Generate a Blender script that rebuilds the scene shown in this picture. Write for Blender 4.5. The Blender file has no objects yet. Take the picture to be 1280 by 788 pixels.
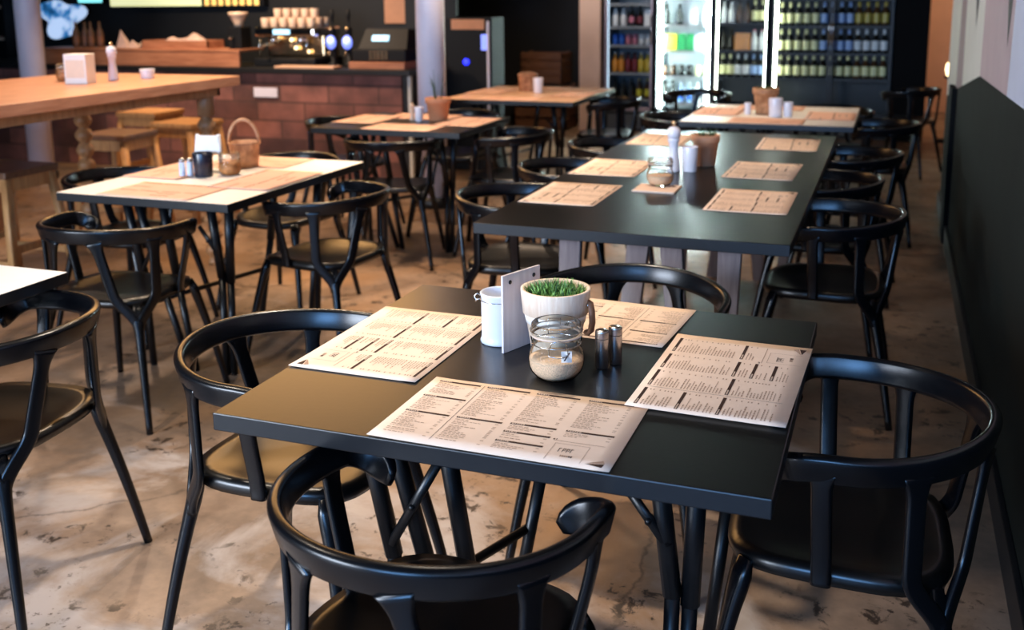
import bpy, bmesh, math, random
from mathutils import Vector, Matrix
random.seed(7)
SC = bpy.context.scene
COL = SC.collection
PI = math.pi
R = math.radians

# ------------------------------------------------------------------ materials
def new_mat(name):
    m = bpy.data.materials.new(name); m.use_nodes = True
    nt = m.node_tree
    return m, nt, nt.nodes['Principled BSDF']

def c4(c): return (c[0], c[1], c[2], 1.0)

def srgb(r, g, b):
    f = lambda v: (v/255/12.92) if v/255 <= .04045 else ((v/255+.055)/1.055)**2.4
    return (f(r), f(g), f(b))

def mat(name, col, rough=.5, metal=0., var=.12, scale=18., bump=0., spec=.5, coat=0., stretch=None):
    """a procedural surface: a noise varies its colour a little, and its relief"""
    m, nt, b = new_mat(name)
    tc = nt.nodes.new('ShaderNodeTexCoord')
    mp = nt.nodes.new('ShaderNodeMapping')
    nt.links.new(tc.outputs['Object'], mp.inputs['Vector'])
    if stretch: mp.inputs['Scale'].default_value = stretch
    nz = nt.nodes.new('ShaderNodeTexNoise'); nz.inputs['Scale'].default_value = scale
    nz.inputs['Detail'].default_value = 5
    nt.links.new(mp.outputs['Vector'], nz.inputs['Vector'])
    rp = nt.nodes.new('ShaderNodeValToRGB')
    rp.color_ramp.elements[0].position = .3; rp.color_ramp.elements[1].position = .7
    rp.color_ramp.elements[0].color = c4([max(0, v*(1-var)) for v in col])
    rp.color_ramp.elements[1].color = c4([min(1, v*(1+var)) for v in col])
    nt.links.new(nz.outputs['Fac'], rp.inputs['Fac'])
    nt.links.new(rp.outputs['Color'], b.inputs['Base Color'])
    b.inputs['Roughness'].default_value = rough
    b.inputs['Metallic'].default_value = metal
    b.inputs['Specular IOR Level'].default_value = spec
    b.inputs['Coat Weight'].default_value = coat
    if bump:
        bp = nt.nodes.new('ShaderNodeBump'); bp.inputs['Strength'].default_value = bump
        bp.inputs['Distance'].default_value = .004
        nt.links.new(nz.outputs['Fac'], bp.inputs['Height'])
        nt.links.new(bp.outputs['Normal'], b.inputs['Normal'])
    return m

def wood(name, c1, c2, rough=.45, scale=9., stretch=(1, 12, 12), bump=.15):
    m, nt, b = new_mat(name)
    tc = nt.nodes.new('ShaderNodeTexCoord'); mp = nt.nodes.new('ShaderNodeMapping')
    mp.inputs['Scale'].default_value = stretch
    nt.links.new(tc.outputs['Object'], mp.inputs['Vector'])
    nz = nt.nodes.new('ShaderNodeTexNoise'); nz.inputs['Scale'].default_value = scale
    nz.inputs['Detail'].default_value = 8; nz.inputs['Distortion'].default_value = .6
    nt.links.new(mp.outputs['Vector'], nz.inputs['Vector'])
    rp = nt.nodes.new('ShaderNodeValToRGB')
    rp.color_ramp.elements[0].position = .32; rp.color_ramp.elements[1].position = .68
    rp.color_ramp.elements[0].color = c4(c1); rp.color_ramp.elements[1].color = c4(c2)
    nt.links.new(nz.outputs['Fac'], rp.inputs['Fac'])
    nt.links.new(rp.outputs['Color'], b.inputs['Base Color'])
    b.inputs['Roughness'].default_value = rough
    bp = nt.nodes.new('ShaderNodeBump'); bp.inputs['Strength'].default_value = bump
    bp.inputs['Distance'].default_value = .002
    nt.links.new(nz.outputs['Fac'], bp.inputs['Height'])
    nt.links.new(bp.outputs['Normal'], b.inputs['Normal'])
    return m

def emit(name, col, strength):
    m, nt, b = new_mat(name)
    b.inputs['Base Color'].default_value = c4(col)
    b.inputs['Emission Color'].default_value = c4(col)
    b.inputs['Emission Strength'].default_value = strength
    nz = nt.nodes.new('ShaderNodeTexNoise'); nz.inputs['Scale'].default_value = 6
    mx = nt.nodes.new('ShaderNodeMix'); mx.data_type = 'RGBA'
    mx.inputs['A'].default_value = c4(col); mx.inputs['B'].default_value = c4([v*.9 for v in col])
    nt.links.new(nz.outputs['Fac'], mx.inputs['Factor'])
    nt.links.new(mx.outputs['Result'], b.inputs['Emission Color'])
    return m

def thin_glass(name, tint=(1, 1, 1), refl=.12, rough=.02):
    """window glass: clear, with a faint reflection that grows at grazing angles"""
    m, nt, b = new_mat(name)
    out = nt.nodes['Material Output']
    tr = nt.nodes.new('ShaderNodeBsdfTransparent'); tr.inputs['Color'].default_value = c4(tint)
    gl = nt.nodes.new('ShaderNodeBsdfGlossy'); gl.inputs['Roughness'].default_value = rough
    lw = nt.nodes.new('ShaderNodeLayerWeight'); lw.inputs['Blend'].default_value = refl
    mx = nt.nodes.new('ShaderNodeMixShader')
    nt.links.new(lw.outputs['Fresnel'], mx.inputs['Fac'])
    nt.links.new(tr.outputs['BSDF'], mx.inputs[1]); nt.links.new(gl.outputs['BSDF'], mx.inputs[2])
    nt.links.new(mx.outputs['Shader'], out.inputs['Surface'])
    nt.nodes.remove(b)
    return m

def floor_material():
    """worn concrete: tan sealed patches, rubbed pale areas, dark scuffs and hairline cracks"""
    m, nt, b = new_mat('worn_concrete')
    N, L = nt.nodes.new, nt.links.new
    tc = N('ShaderNodeTexCoord')
    def noise(scale, detail=6, dist=0., rough=.55, off=0):
        mp = N('ShaderNodeMapping'); mp.inputs['Location'].default_value = (off, off*.7, 0)
        L(tc.outputs['Object'], mp.inputs['Vector'])
        n = N('ShaderNodeTexNoise'); n.inputs['Scale'].default_value = scale
        n.inputs['Detail'].default_value = detail; n.inputs['Distortion'].default_value = dist
        n.inputs['Roughness'].default_value = rough
        L(mp.outputs['Vector'], n.inputs['Vector']); return n
    def ramp(src, p0, p1, a, bb):
        r = N('ShaderNodeValToRGB')
        r.color_ramp.elements[0].position = p0; r.color_ramp.elements[1].position = p1
        r.color_ramp.elements[0].color = a; r.color_ramp.elements[1].color = bb
        L(src, r.inputs['Fac']); return r
    def mix(fac, a, bb, mode='MIX'):
        x = N('ShaderNodeMix'); x.data_type = 'RGBA'; x.blend_type = mode
        L(fac, x.inputs['Factor'])
        for s, k in ((a, 'A'), (bb, 'B')):
            if isinstance(s, tuple): x.inputs[k].default_value = s
            else: L(s, x.inputs[k])
        return x.outputs['Result']
    base = ramp(noise(2.2, 8, .4).outputs['Fac'], .3, .72, c4(FLOOR_A), c4(FLOOR_B))
    fine = ramp(noise(30, 6).outputs['Fac'], .3, .7, (.82, .82, .82, 1), (1.12, 1.12, 1.12, 1))
    x = N('ShaderNodeMix'); x.data_type = 'RGBA'; x.blend_type = 'MULTIPLY'
    x.inputs['Factor'].default_value = 1.
    L(base.outputs['Color'], x.inputs['A']); L(fine.outputs['Color'], x.inputs['B'])
    sx = N('ShaderNodeSeparateXYZ'); L(tc.outputs['Object'], sx.inputs['Vector'])
    def clampmul(src, add, mul, lo, hi):
        n1 = N('ShaderNodeMath'); n1.operation = 'ADD'; n1.inputs[1].default_value = add; L(src, n1.inputs[0])
        n2 = N('ShaderNodeMath'); n2.operation = 'MULTIPLY'; n2.inputs[1].default_value = mul; L(n1.outputs[0], n2.inputs[0])
        n3 = N('ShaderNodeClamp'); n3.inputs['Min'].default_value = lo; n3.inputs['Max'].default_value = hi; L(n2.outputs[0], n3.inputs['Value'])
        return n3.outputs[0]
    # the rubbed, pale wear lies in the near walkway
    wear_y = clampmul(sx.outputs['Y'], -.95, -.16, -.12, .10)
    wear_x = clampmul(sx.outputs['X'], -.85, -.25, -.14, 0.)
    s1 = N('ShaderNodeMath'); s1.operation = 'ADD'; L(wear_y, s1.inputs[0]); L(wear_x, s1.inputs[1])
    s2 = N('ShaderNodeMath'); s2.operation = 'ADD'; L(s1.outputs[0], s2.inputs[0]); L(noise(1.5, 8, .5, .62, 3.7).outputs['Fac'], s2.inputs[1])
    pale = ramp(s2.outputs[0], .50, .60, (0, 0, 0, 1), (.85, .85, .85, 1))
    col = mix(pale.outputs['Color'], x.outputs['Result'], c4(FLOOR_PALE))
    tan = ramp(noise(1.0, 6, .5, .55, 9.1).outputs['Fac'], .50, .68, (0, 0, 0, 1), (.75, .75, .75, 1))
    col = mix(tan.outputs['Color'], col, c4(FLOOR_TAN))
    # scuffs: fine specks, kept to scattered zones
    sp = ramp(noise(15, 9, .4, .72, 1.3).outputs['Fac'], .55, .60, (0, 0, 0, 1), (1, 1, 1, 1))
    zo = ramp(noise(2.6, 3, .2, .5, 5.5).outputs['Fac'], .46, .55, (0, 0, 0, 1), (1, 1, 1, 1))
    mu = N('ShaderNodeMath'); mu.operation = 'MULTIPLY'
    L(sp.outputs['Color'], mu.inputs[0]); L(zo.outputs['Color'], mu.inputs[1])
    m2 = N('ShaderNodeMath'); m2.operation = 'MULTIPLY'; m2.inputs[1].default_value = .95
    L(mu.outputs[0], m2.inputs[0])
    col = mix(m2.outputs[0], col, c4(FLOOR_DARK))
    # hairline cracks
    vo = N('ShaderNodeTexVoronoi'); vo.feature = 'DISTANCE_TO_EDGE'; vo.inputs['Scale'].default_value = .42
    wob = noise(3.0, 6, 0, .6, 2.2)
    ad = N('ShaderNodeMix'); ad.data_type = 'RGBA'; ad.blend_type = 'LINEAR_LIGHT'; ad.inputs['Factor'].default_value = .12
    L(tc.outputs['Object'], ad.inputs['A']); L(wob.outputs['Color'], ad.inputs['B'])
    L(ad.outputs['Result'], vo.inputs['Vector'])
    cr = ramp(vo.outputs['Distance'], .0, .0022, (.6, .6, .6, 1), (0, 0, 0, 1))
    col = mix(cr.outputs['Color'], col, c4(FLOOR_DARK))
    L(col, b.inputs['Base Color'])
    ro = ramp(noise(5, 5, 0, .5, 7).outputs['Fac'], .3, .7, (.34, .34, .34, 1), (.56, .56, .56, 1))
    L(ro.outputs['Color'], b.inputs['Roughness'])
    bp = N('ShaderNodeBump'); bp.inputs['Strength'].default_value = .18; bp.inputs['Distance'].default_value = .004
    L(noise(9, 8).outputs['Fac'], bp.inputs['Height']); L(bp.outputs['Normal'], b.inputs['Normal'])
    return m

def brick_material():
    m, nt, b = new_mat('old_red_brick')
    N, L = nt.nodes.new, nt.links.new
    tc = N('ShaderNodeTexCoord'); mp = N('ShaderNodeMapping')
    mp.inputs['Rotation'].default_value = (R(90), 0, 0)
    L(tc.outputs['Object'], mp.inputs['Vector'])
    br = N('ShaderNodeTexBrick'); br.inputs['Scale'].default_value = 1.0
    br.inputs['Brick Width'].default_value = .46; br.inputs['Row Height'].default_value = .155
    br.inputs['Mortar Size'].default_value = .008; br.inputs['Bias'].default_value = -.1
    br.inputs['Color1'].default_value = c4(srgb(146, 96, 84)); br.inputs['Color2'].default_value = c4(srgb(78, 50, 46))
    br.inputs['Mortar'].default_value = c4(srgb(92, 64, 56))
    L(mp.outputs['Vector'], br.inputs['Vector'])
    nz = N('ShaderNodeTexNoise'); nz.inputs['Scale'].default_value = 5; nz.inputs['Detail'].default_value = 6
    L(tc.outputs['Object'], nz.inputs['Vector'])
    mx = N('ShaderNodeMix'); mx.data_type = 'RGBA'; mx.blend_type = 'MULTIPLY'; mx.inputs['Factor'].default_value = .7
    rp = N('ShaderNodeValToRGB'); rp.color_ramp.elements[0].color = (.35, .33, .33, 1); rp.color_ramp.elements[1].color = (1.3, 1.15, 1.1, 1)
    rp.color_ramp.elements[0].position = .3; rp.color_ramp.elements[1].position = .7
    L(nz.outputs['Fac'], rp.inputs['Fac'])
    L(br.outputs['Color'], mx.inputs['A']); L(rp.outputs['Color'], mx.inputs['B'])
    L(mx.outputs['Result'], b.inputs['Base Color'])
    b.inputs['Roughness'].default_value = .75
    bp = N('ShaderNodeBump'); bp.inputs['Strength'].default_value = .5; bp.inputs['Distance'].default_value = .01
    L(br.outputs['Fac'], bp.inputs['Height']); bp.invert = True
    L(bp.outputs['Normal'], b.inputs['Normal'])
    return m

FLOOR_A = srgb(98, 78, 62); FLOOR_B = srgb(158, 132, 110)
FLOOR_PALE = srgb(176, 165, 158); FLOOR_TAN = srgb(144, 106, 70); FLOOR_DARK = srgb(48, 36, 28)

M = {}
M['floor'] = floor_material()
M['brick'] = brick_material()
M['chair'] = mat('black_moulded_plastic', (.0022, .0026, .0036), .27, var=.08, scale=40, spec=.42)
M['seat'] = mat('black_satin_seat', (.0022, .0022, .0024), .30, var=.1, scale=60, spec=.5)
M['table_black'] = mat('black_laminate', (.0045, .0042, .0042), .30, var=.1, scale=90, spec=.42, bump=.02)
M['table_edge'] = mat('black_edge_band', (.004, .0045, .006), .38, var=.08, scale=60, spec=.4)
M['steel_black'] = mat('black_powder_coat', (.0035, .004, .005), .34, var=.1, scale=60, spec=.4)
M['cream'] = mat('cream_laminate', srgb(238, 232, 222), .42, var=.03, scale=30)
M['white_lam'] = mat('white_laminate', srgb(228, 228, 226), .4, var=.02, scale=30)
M['birch'] = wood('birch_top', srgb(206, 160, 126), srgb(226, 188, 156), .42, 6)
M['paper'] = mat('kraft_menu_paper', srgb(232, 204, 180), .8, var=.03, scale=22, spec=.2)
M['kraft_paper'] = mat('warm_kraft_menu_paper', srgb(226, 180, 154), .8, var=.03, scale=22, spec=.2)
M['ink'] = mat('dark_brown_ink', srgb(58, 36, 28), .7, var=.1, spec=.2)
M['ink_light'] = mat('thin_grey_brown_ink', srgb(168, 138, 116), .8, var=.08, spec=.2)
M['white_enamel'] = mat('white_enamel', srgb(212, 214, 220), .3, var=.02, scale=20)
M['grey_board'] = wood('pale_grey_board', srgb(204, 190, 186), srgb(216, 204, 200), .55, 7, (14, 14, 1))
M['pot_wood'] = wood('pale_bucket_wood', srgb(222, 192, 164), srgb(242, 222, 200), .55, 8, (14, 14, 1))
M['pot_band'] = mat('white_printed_band', srgb(240, 234, 226), .5, var=.03)
M['leather'] = mat('tan_leather', srgb(140, 92, 62), .55, var=.15)
M['soil'] = mat('dark_soil', srgb(40, 28, 20), .9, var=.4, scale=80, bump=.6)
M['leaf'] = mat('green_leaf', srgb(146, 188, 98), .5, var=.45, scale=50)
M['leaf_dark'] = mat('dark_green_leaf', srgb(38, 74, 30), .5, var=.4, scale=50)
M['steel'] = mat('brushed_steel', (.42, .38, .36), .26, 1., var=.1, scale=30, stretch=(1, 1, .05))
M['wire'] = mat('bright_wire', (.55, .54, .52), .22, 1., var=.05)
M['sugar'] = mat('brown_sugar', srgb(214, 176, 140), .85, var=.28, scale=420, bump=.4)
M['tag'] = mat('white_tag_paper', srgb(236, 226, 216), .7, var=.02)
M['rubber'] = mat('pale_rubber_ring', srgb(206, 184, 166), .5, var=.05)
M['jar_glass'] = thin_glass('clear_jar_glass', (.97, .98, .97), .10)
M['lid_glass'] = thin_glass('clear_lid_glass', (.94, .96, .955), .22, .08)
M['pane'] = thin_glass('cooler_door_glass', (.97, .98, .98), .06)
M['oak'] = wood('oiled_oak', srgb(172, 116, 86), srgb(206, 152, 120), .4, 5, (9, 1, 9))
M['oak_leg'] = wood('turned_oak', srgb(150, 108, 70), srgb(188, 142, 98), .45, 5, (9, 9, 1))
M['stool_wood'] = wood('honey_stool_wood', srgb(168, 116, 68), srgb(200, 148, 92), .5, 6, (8, 8, 1))
M['stool_seat'] = wood('dark_stool_seat', srgb(92, 60, 42), srgb(122, 84, 58), .42, 6, (1, 9, 9))
M['pale_leg'] = wood('pale_whitewashed_leg', srgb(124, 106, 102), srgb(146, 128, 122), .5, 6, (10, 10, 1))
M['bar_panel'] = wood('bar_board', srgb(150, 92, 62), srgb(184, 122, 86), .5, 4, (1, 9, 9))
M['dark_wall'] = mat('near_black_paint', srgb(17, 18, 19), .7, var=.12, scale=4)
M['dark_counter'] = mat('dark_counter_stone', srgb(26, 25, 25), .4, var=.15)
M['peach'] = mat('peach_plaster', srgb(222, 190, 170), .75, var=.05, scale=5)
M['orange_wall'] = mat('orange_plaster', srgb(220, 172, 142), .8, var=.06, scale=4)
M['ceiling'] = mat('dark_ceiling_paint', srgb(36, 34, 33), .8, var=.1, scale=3)
M['pillar'] = mat('white_painted_steel', srgb(228, 222, 232), .45, var=.03, scale=10)
M['green_paint'] = mat('dark_green_paint', srgb(26, 30, 26), .85, var=.12, scale=5, spec=.12)
M['black_paint'] = mat('black_paint', srgb(13, 13, 14), .85, var=.1, scale=5, spec=.12)
M['tri_cream'] = mat('cream_paint', srgb(206, 204, 194), .65, var=.04, scale=6)
M['tri_pink'] = mat('dusty_pink_paint', srgb(172, 146, 150), .65, var=.05, scale=6)
M['tri_rose'] = mat('mauve_paint', srgb(140, 112, 114), .65, var=.05, scale=6)
M['tri_blue'] = mat('pale_blue_paint', srgb(186, 190, 208), .65, var=.04, scale=6)
M['tri_grey'] = mat('charcoal_paint', srgb(48, 46, 46), .65, var=.06, scale=6)
M['skirting'] = mat('black_skirting', srgb(20, 20, 21), .5, var=.08)
M['fridge_white'] = mat('white_liner', srgb(226, 234, 236), .4, var=.02)
M['fridge_grey'] = mat('grey_liner', srgb(120, 126, 132), .5, var=.05)
M['fridge_dark'] = mat('dark_liner', srgb(30, 32, 36), .5, var=.1)
M['fridge_body'] = mat('dark_cooler_body', srgb(24, 25, 26), .45, var=.1)
M['fridge_mauve'] = mat('mauve_door_frame', srgb(170, 152, 160), .4, .3, var=.05)
M['grille'] = mat('grey_grille', srgb(104, 110, 114), .5, .2, var=.12)
M['led'] = emit('led_tube_white', (.78, 1.0, .98), 120.)
M['led_blue'] = emit('led_tube_blue', (.60, .80, 1.0), 2.2)
M['led_soft'] = emit('led_tube_soft', (.88, 1.0, .86), 22.)
M['led_fill'] = emit('led_tube_fill', (1.0, 1.0, .74), 480.)
M['led_fill_white'] = emit('led_tube_fill_white', (.82, 1.0, .97), 600.)
M['led_fill_blue'] = emit('led_tube_fill_blue', (.70, .86, 1.0), 170.)
M['screen_cyan'] = emit('till_screen', (.35, .72, .95), 1.4)
M['blue_lamp'] = emit('blue_indicator', (.02, .03, 1.0), 3.)
M['tap_blue'] = emit('backlit_tap_badge', (.22, .30, 1.0), 1.2)
M['tap_white'] = emit('backlit_tap_badge_white', (.6, .72, 1.0), 1.1)
M['menu_glow'] = emit('backlit_menu', (.86, .86, .46), .95)
M['menu_warm'] = emit('backlit_menu_warm', (1.0, .62, .18), 1.0)
M['screen_top'] = emit('cyan_screen', (.25, .85, .90), 1.4)
M['terracotta'] = mat('terracotta', srgb(198, 132, 92), .7, var=.08)
M['white_ceramic'] = mat('white_ceramic', srgb(228, 224, 228), .25, var=.02)
M['basket'] = wood('wicker', srgb(150, 100, 66), srgb(206, 154, 112), .6, 26, (1, 1, 1), .6)
M['navy'] = mat('dark_navy_ceramic', srgb(26, 28, 42), .25, var=.1)
M['blue_white'] = mat('blue_white_plastic', srgb(190, 206, 226), .35, var=.08)
M['amber'] = mat('amber_contents', srgb(168, 110, 60), .6, var=.4, scale=60)
M['chrome'] = mat('chrome', (.7, .66, .6), .12, 1., var=.05)
M['brass'] = mat('warm_brass', (.72, .5, .28), .25, 1., var=.1)
M['cup'] = mat('cream_cup', srgb(222, 190, 160), .35, var=.05)
M['cloth'] = mat('white_cloth', srgb(206, 170, 150), .85, var=.12, scale=12, bump=.3)
M['kraft'] = mat('kraft_card', srgb(196, 140, 104), .7, var=.06)
M['machine'] = mat('black_machine', srgb(13, 13, 14), .6, var=.1, spec=.25)
M['bulb'] = emit('warm_bulb_and_glint', (1., .72, .38), 5.)  # lamp bulb, and the glowing dots that imitate glints on the espresso machine

# ------------------------------------------------------------------ mesh helpers
class MB:
    """collects shapes and links them as one mesh object"""
    def __init__(s): s.v = []; s.f = []; s.m = []; s.sm = []
    def add(s, verts, faces, m=0, smooth=True, mx=None):
        b = len(s.v)
        for p in verts: s.v.append(tuple(mx @ Vector(p)) if mx else tuple(p))
        for f in faces: s.f.append([b+i for i in f]); s.m.append(m); s.sm.append(smooth)
        return s
    def bm(s, bm, m=0, smooth=False, mx=None):
        bm.verts.index_update()
        s.add([v.co[:] for v in bm.verts], [[v.index for v in f.verts] for f in bm.faces], m, smooth, mx)
        bm.free(); return s
    def box(s, lo, hi, m=0, bev=0., mx=None, seg=2):
        bm = bmesh.new(); bmesh.ops.create_cube(bm, size=1)
        for v in bm.verts:
            v.co = Vector([lo[i]+(v.co[i]+.5)*(hi[i]-lo[i]) for i in range(3)])
        if bev: bmesh.ops.bevel(bm, geom=bm.edges[:], offset=bev, segments=seg, profile=.6, affect='EDGES')
        return s.bm(bm, m, False, mx)
    def lathe(s, prof, c=(0, 0, 0), seg=32, m=0, cap0=True, cap1=True, mx=None, smooth=True):
        vs = []; fs = []; n = len(prof)
        for r, z in prof:
            for k in range(seg):
                a = 2*PI*k/seg; vs.append((c[0]+r*math.cos(a), c[1]+r*math.sin(a), c[2]+z))
        for i in range(n-1):
            for k in range(seg):
                k2 = (k+1) % seg; fs.append((i*seg+k, i*seg+k2, (i+1)*seg+k2, (i+1)*seg+k))
        if cap0 and prof[0][0] > 1e-6: fs.append(tuple(range(seg-1, -1, -1)))
        if cap1 and prof[-1][0] > 1e-6: fs.append(tuple((n-1)*seg+k for k in range(seg)))
        return s.add(vs, fs, m, smooth, mx)
    def sweep(s, pts, sides, ups, secs, m=0, caps=True, closed=False):
        """sweep the polygon secs[i] = [(a, b), ...] along pts with frames (side, up)"""
        vs = []; fs = []; k = len(secs[0]); n = len(pts)
        for p, a, b, sec in zip(pts, sides, ups, secs):
            for x, y in sec: vs.append(tuple(Vector(p)+Vector(a)*x+Vector(b)*y))
        rng = n if closed else n-1
        for i in range(rng):
            i2 = (i+1) % n
            for j in range(k):
                j2 = (j+1) % k; fs.append((i*k+j, i*k+j2, i2*k+j2, i2*k+j))
        if caps and not closed:
            fs.append(tuple(range(k-1, -1, -1))); fs.append(tuple((n-1)*k+j for j in range(k)))
        return s.add(vs, fs, m, True)
    def tube(s, pts, r, seg=10, m=0, closed=False, ref=(0, 0, 1), flat=1.):
        """round or flattened tube; r is one radius or one per point; flat scales it along ref"""
        pts = [Vector(p) for p in pts]; n = len(pts)
        rs = r if isinstance(r, (list, tuple)) else [r]*n
        S = []; U = []
        prev = None
        for i in range(n):
            a = pts[(i-1) % n] if (closed or i > 0) else pts[i]
            b = pts[(i+1) % n] if (closed or i < n-1) else pts[i]
            t = (b-a).normalized()
            if prev is None:
                u = Vector(ref)
                if abs(t.dot(u)) > .95: u = Vector((1, 0, 0)) if abs(t.x) < .9 else Vector((0, 1, 0))
            else: u = prev
            u = (u-t*u.dot(t)).normalized(); prev = u
            S.append(t.cross(u)); U.append(u)
        secs = [[(rr*math.cos(2*PI*k/seg), rr*flat*math.sin(2*PI*k/seg)) for k in range(seg)] for rr in rs]
        return s.sweep(pts, S, U, secs, m, True, closed)
    def build(s, name, mats, parent=None, loc=None, rotz=None):
        me = bpy.data.meshes.new(name); me.from_pydata(s.v, [], s.f)
        if not isinstance(mats, (list, tuple)): mats = [mats]
        for x in mats: me.materials.append(x)
        me.polygons.foreach_set('material_index', s.m)
        me.polygons.foreach_set('use_smooth', s.sm)
        me.update()
        bm = bmesh.new(); bm.from_mesh(me); bmesh.ops.recalc_face_normals(bm, faces=bm.faces[:]); bm.to_mesh(me); bm.free()
        o = bpy.data.objects.new(name, me); COL.objects.link(o)
        if parent: o.parent = parent
        if loc: o.location = loc
        if rotz is not None: o.rotation_euler = (0, 0, rotz)
        return o

def tag(o, label, cat, group=None, kind=None):
    o['label'] = label; o['category'] = cat
    if group: o['group'] = group
    if kind: o['kind'] = kind
    return o
def thing(name, label, cat, loc=(0, 0, 0), rotz=0., group=None):
    o = bpy.data.objects.new(name, None); COL.objects.link(o); o.empty_display_size = .1
    o.location = loc; o.rotation_euler = (0, 0, rotz)
    return tag(o, label, cat, group)
def struct(o):
    o['kind'] = 'structure'; return o
def dup(root, loc, rotz=0., label=None, group=None):
    r = root.copy(); COL.objects.link(r); r.location = loc; r.rotation_euler = (0, 0, rotz)
    if label: r['label'] = label
    if group: r['group'] = group
    for ch in list(root.children):
        c = ch.copy(); COL.objects.link(c); c.parent = r
        for g in list(ch.children):
            d = g.copy(); COL.objects.link(d); d.parent = c
    return r

def rrect(w, h, r, seg=3):
    """rounded rectangle section, centred"""
    out = []
    for cx, cy, a0 in ((w/2-r, h/2-r, 0), (-w/2+r, h/2-r, 90), (-w/2+r, -h/2+r, 180), (w/2-r, -h/2+r, 270)):
        for k in range(seg+1):
            a = R(a0+90*k/seg); out.append((cx+r*math.cos(a), cy+r*math.sin(a)))
    return out

def bez(p0, p1, p2, p3, n):
    out = []
    for i in range(n+1):
        t = i/n; u = 1-t
        out.append(Vector(p0)*u**3+Vector(p1)*3*u*u*t+Vector(p2)*3*u*t*t+Vector(p3)*t**3)
    return out

# ------------------------------------------------------------------ room
def quad(mb, pts, m=0): mb.add(pts, [tuple(range(len(pts)))], m, False)

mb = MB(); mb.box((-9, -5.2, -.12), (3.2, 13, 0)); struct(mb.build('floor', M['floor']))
mb = MB(); mb.box((-9, -5.2, 3.0), (3.2, 13, 3.1)); struct(mb.build('ceiling', M['ceiling']))

# right wall: painted facets over a dark green zigzag, in the wall's own plane
WX = 1.45; WE = 6.2
mb = MB()
mb.box((WX+.004, -5.2, 0), (WX+.16, WE, 3.0), 0)
Z = 3.0
zig = [(-5.2, .95), (-3.4, 1.18), (-1.6, .9), (.1, .92), (1.76, 1.14), (3.42, 1.11), (4.6, .97), (5.5, .86), (6.2, .77)]
for (y0, z0), (y1, z1) in zip(zig[:-1], zig[1:]):
    quad(mb, [(WX, y0, 0), (WX, y1, 0), (WX, y1, z1), (WX, y0, z0)], 1)
def zz(y):
    for (y0, z0), (y1, z1) in zip(zig[:-1], zig[1:]):
        if y0 <= y <= y1: return z0+(z1-z0)*(y-y0)/(y1-y0)
cuts = [-5.2, -4.2, -3.4, -2.5, -1.6, -.7, .1, .9, 1.76, 2.25, 2.75, 3.42, 4.15, 4.6, 5.2, 6.2]
tops = [-5.2, -4.5, -3.1, -2.9, -1.2, -.9, .5, .6, 1.55, 2.05, 3.1, 3.35, 4.0, 4.75, 4.95, 6.2]
cyc = [2, 4, 3, 2, 5, 3, 2, 3, 5, 3, 3, 2, 2, 4, 2]
for i in range(len(cuts)-1):
    a, b = cuts[i], cuts[i+1]
    bot = [(WX, a, zz(a))]+[(WX, y, z) for y, z in zig if a < y < b]+[(WX, b, zz(b))]
    quad(mb, bot+[(WX, tops[i+1], 2.2), (WX, tops[i], 2.2)], cyc[i])
for y, zb, w in ((3.85, 1.30, .62), (2.35, 1.28, .40), (.6, 1.25, .5), (-1.4, 1.25, .5)):
    quad(mb, [(WX-.001, y, zb), (WX-.001, y+w, 2.2), (WX-.001, y-w, 2.2)], 6)
quad(mb, [(WX, -5.2, 2.2), (WX, 6.2, 2.2), (WX, 6.2, Z), (WX, -5.2, Z)], 2)
wr = mb.build('wall_right', [M['black_paint'], M['green_paint'], M['tri_cream'], M['tri_pink'], M['tri_rose'], M['tri_blue'], M['tri_grey']])
struct(wr)
mb = MB(); mb.box((WX-.018, -5.2, 0), (WX, WE, .11), 0, .004); struct(mb.build('baseboard_right', M['skirting']))
mb = MB(); mb.box((WX-.03, 5.0, 0), (WX, 5.32, .92), 0, .003); struct(mb.build('trim_1', M['black_paint']))

# far end: peach pier, dark stretch behind the bar aisle, dark pier beside the coolers, orange wall in the recess
mb = MB(); mb.box((-9, 10.1, 0), (-2.13, 10.25, 3)); struct(mb.build('wall_back', M['dark_wall']))
mb = MB(); mb.box((-2.14, 9.42, 0), (-1.905, 10.25, 3)); struct(mb.build('wall_pier', M['peach']))
mb = MB(); mb.box((-1.905, 10.12, 0), (1.42, 10.25, 3)); struct(mb.build('wall_cooler_back', M['dark_wall']))
mb = MB(); mb.box((1.09, 9.5, 0), (1.40, 12.4, 3)); struct(mb.build('wall_black', M['black_paint']))
mb = MB(); mb.box((1.2, 12.4, 0), (3.2, 12.55, 3)); struct(mb.build('wall_recess', M['orange_wall']))
mb = MB(); mb.box((3.1, 6.2, 0), (3.2, 12.4, 3)); struct(mb.build('wall_recess_side', M['orange_wall']))
mb = MB(); mb.box((-9.1, -5.2, 0), (-9, 13, 3)); struct(mb.build('wall_left', M['dark_wall']))

def pillar(name, x, y):
    mb = MB(); mb.lathe([(.1, 0), (.1, 3.0)], (x, y, 0), 40)
    mb.lathe([(.125, 0), (.125, .05), (.105, .075)], (x, y, 0), 40, 1)
    return struct(mb.build(name, [M['pillar'], M['dark_counter']]))
pillar('column_1', -1.93, 5.12); pillar('column_2', -5.55, 5.15)

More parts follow.
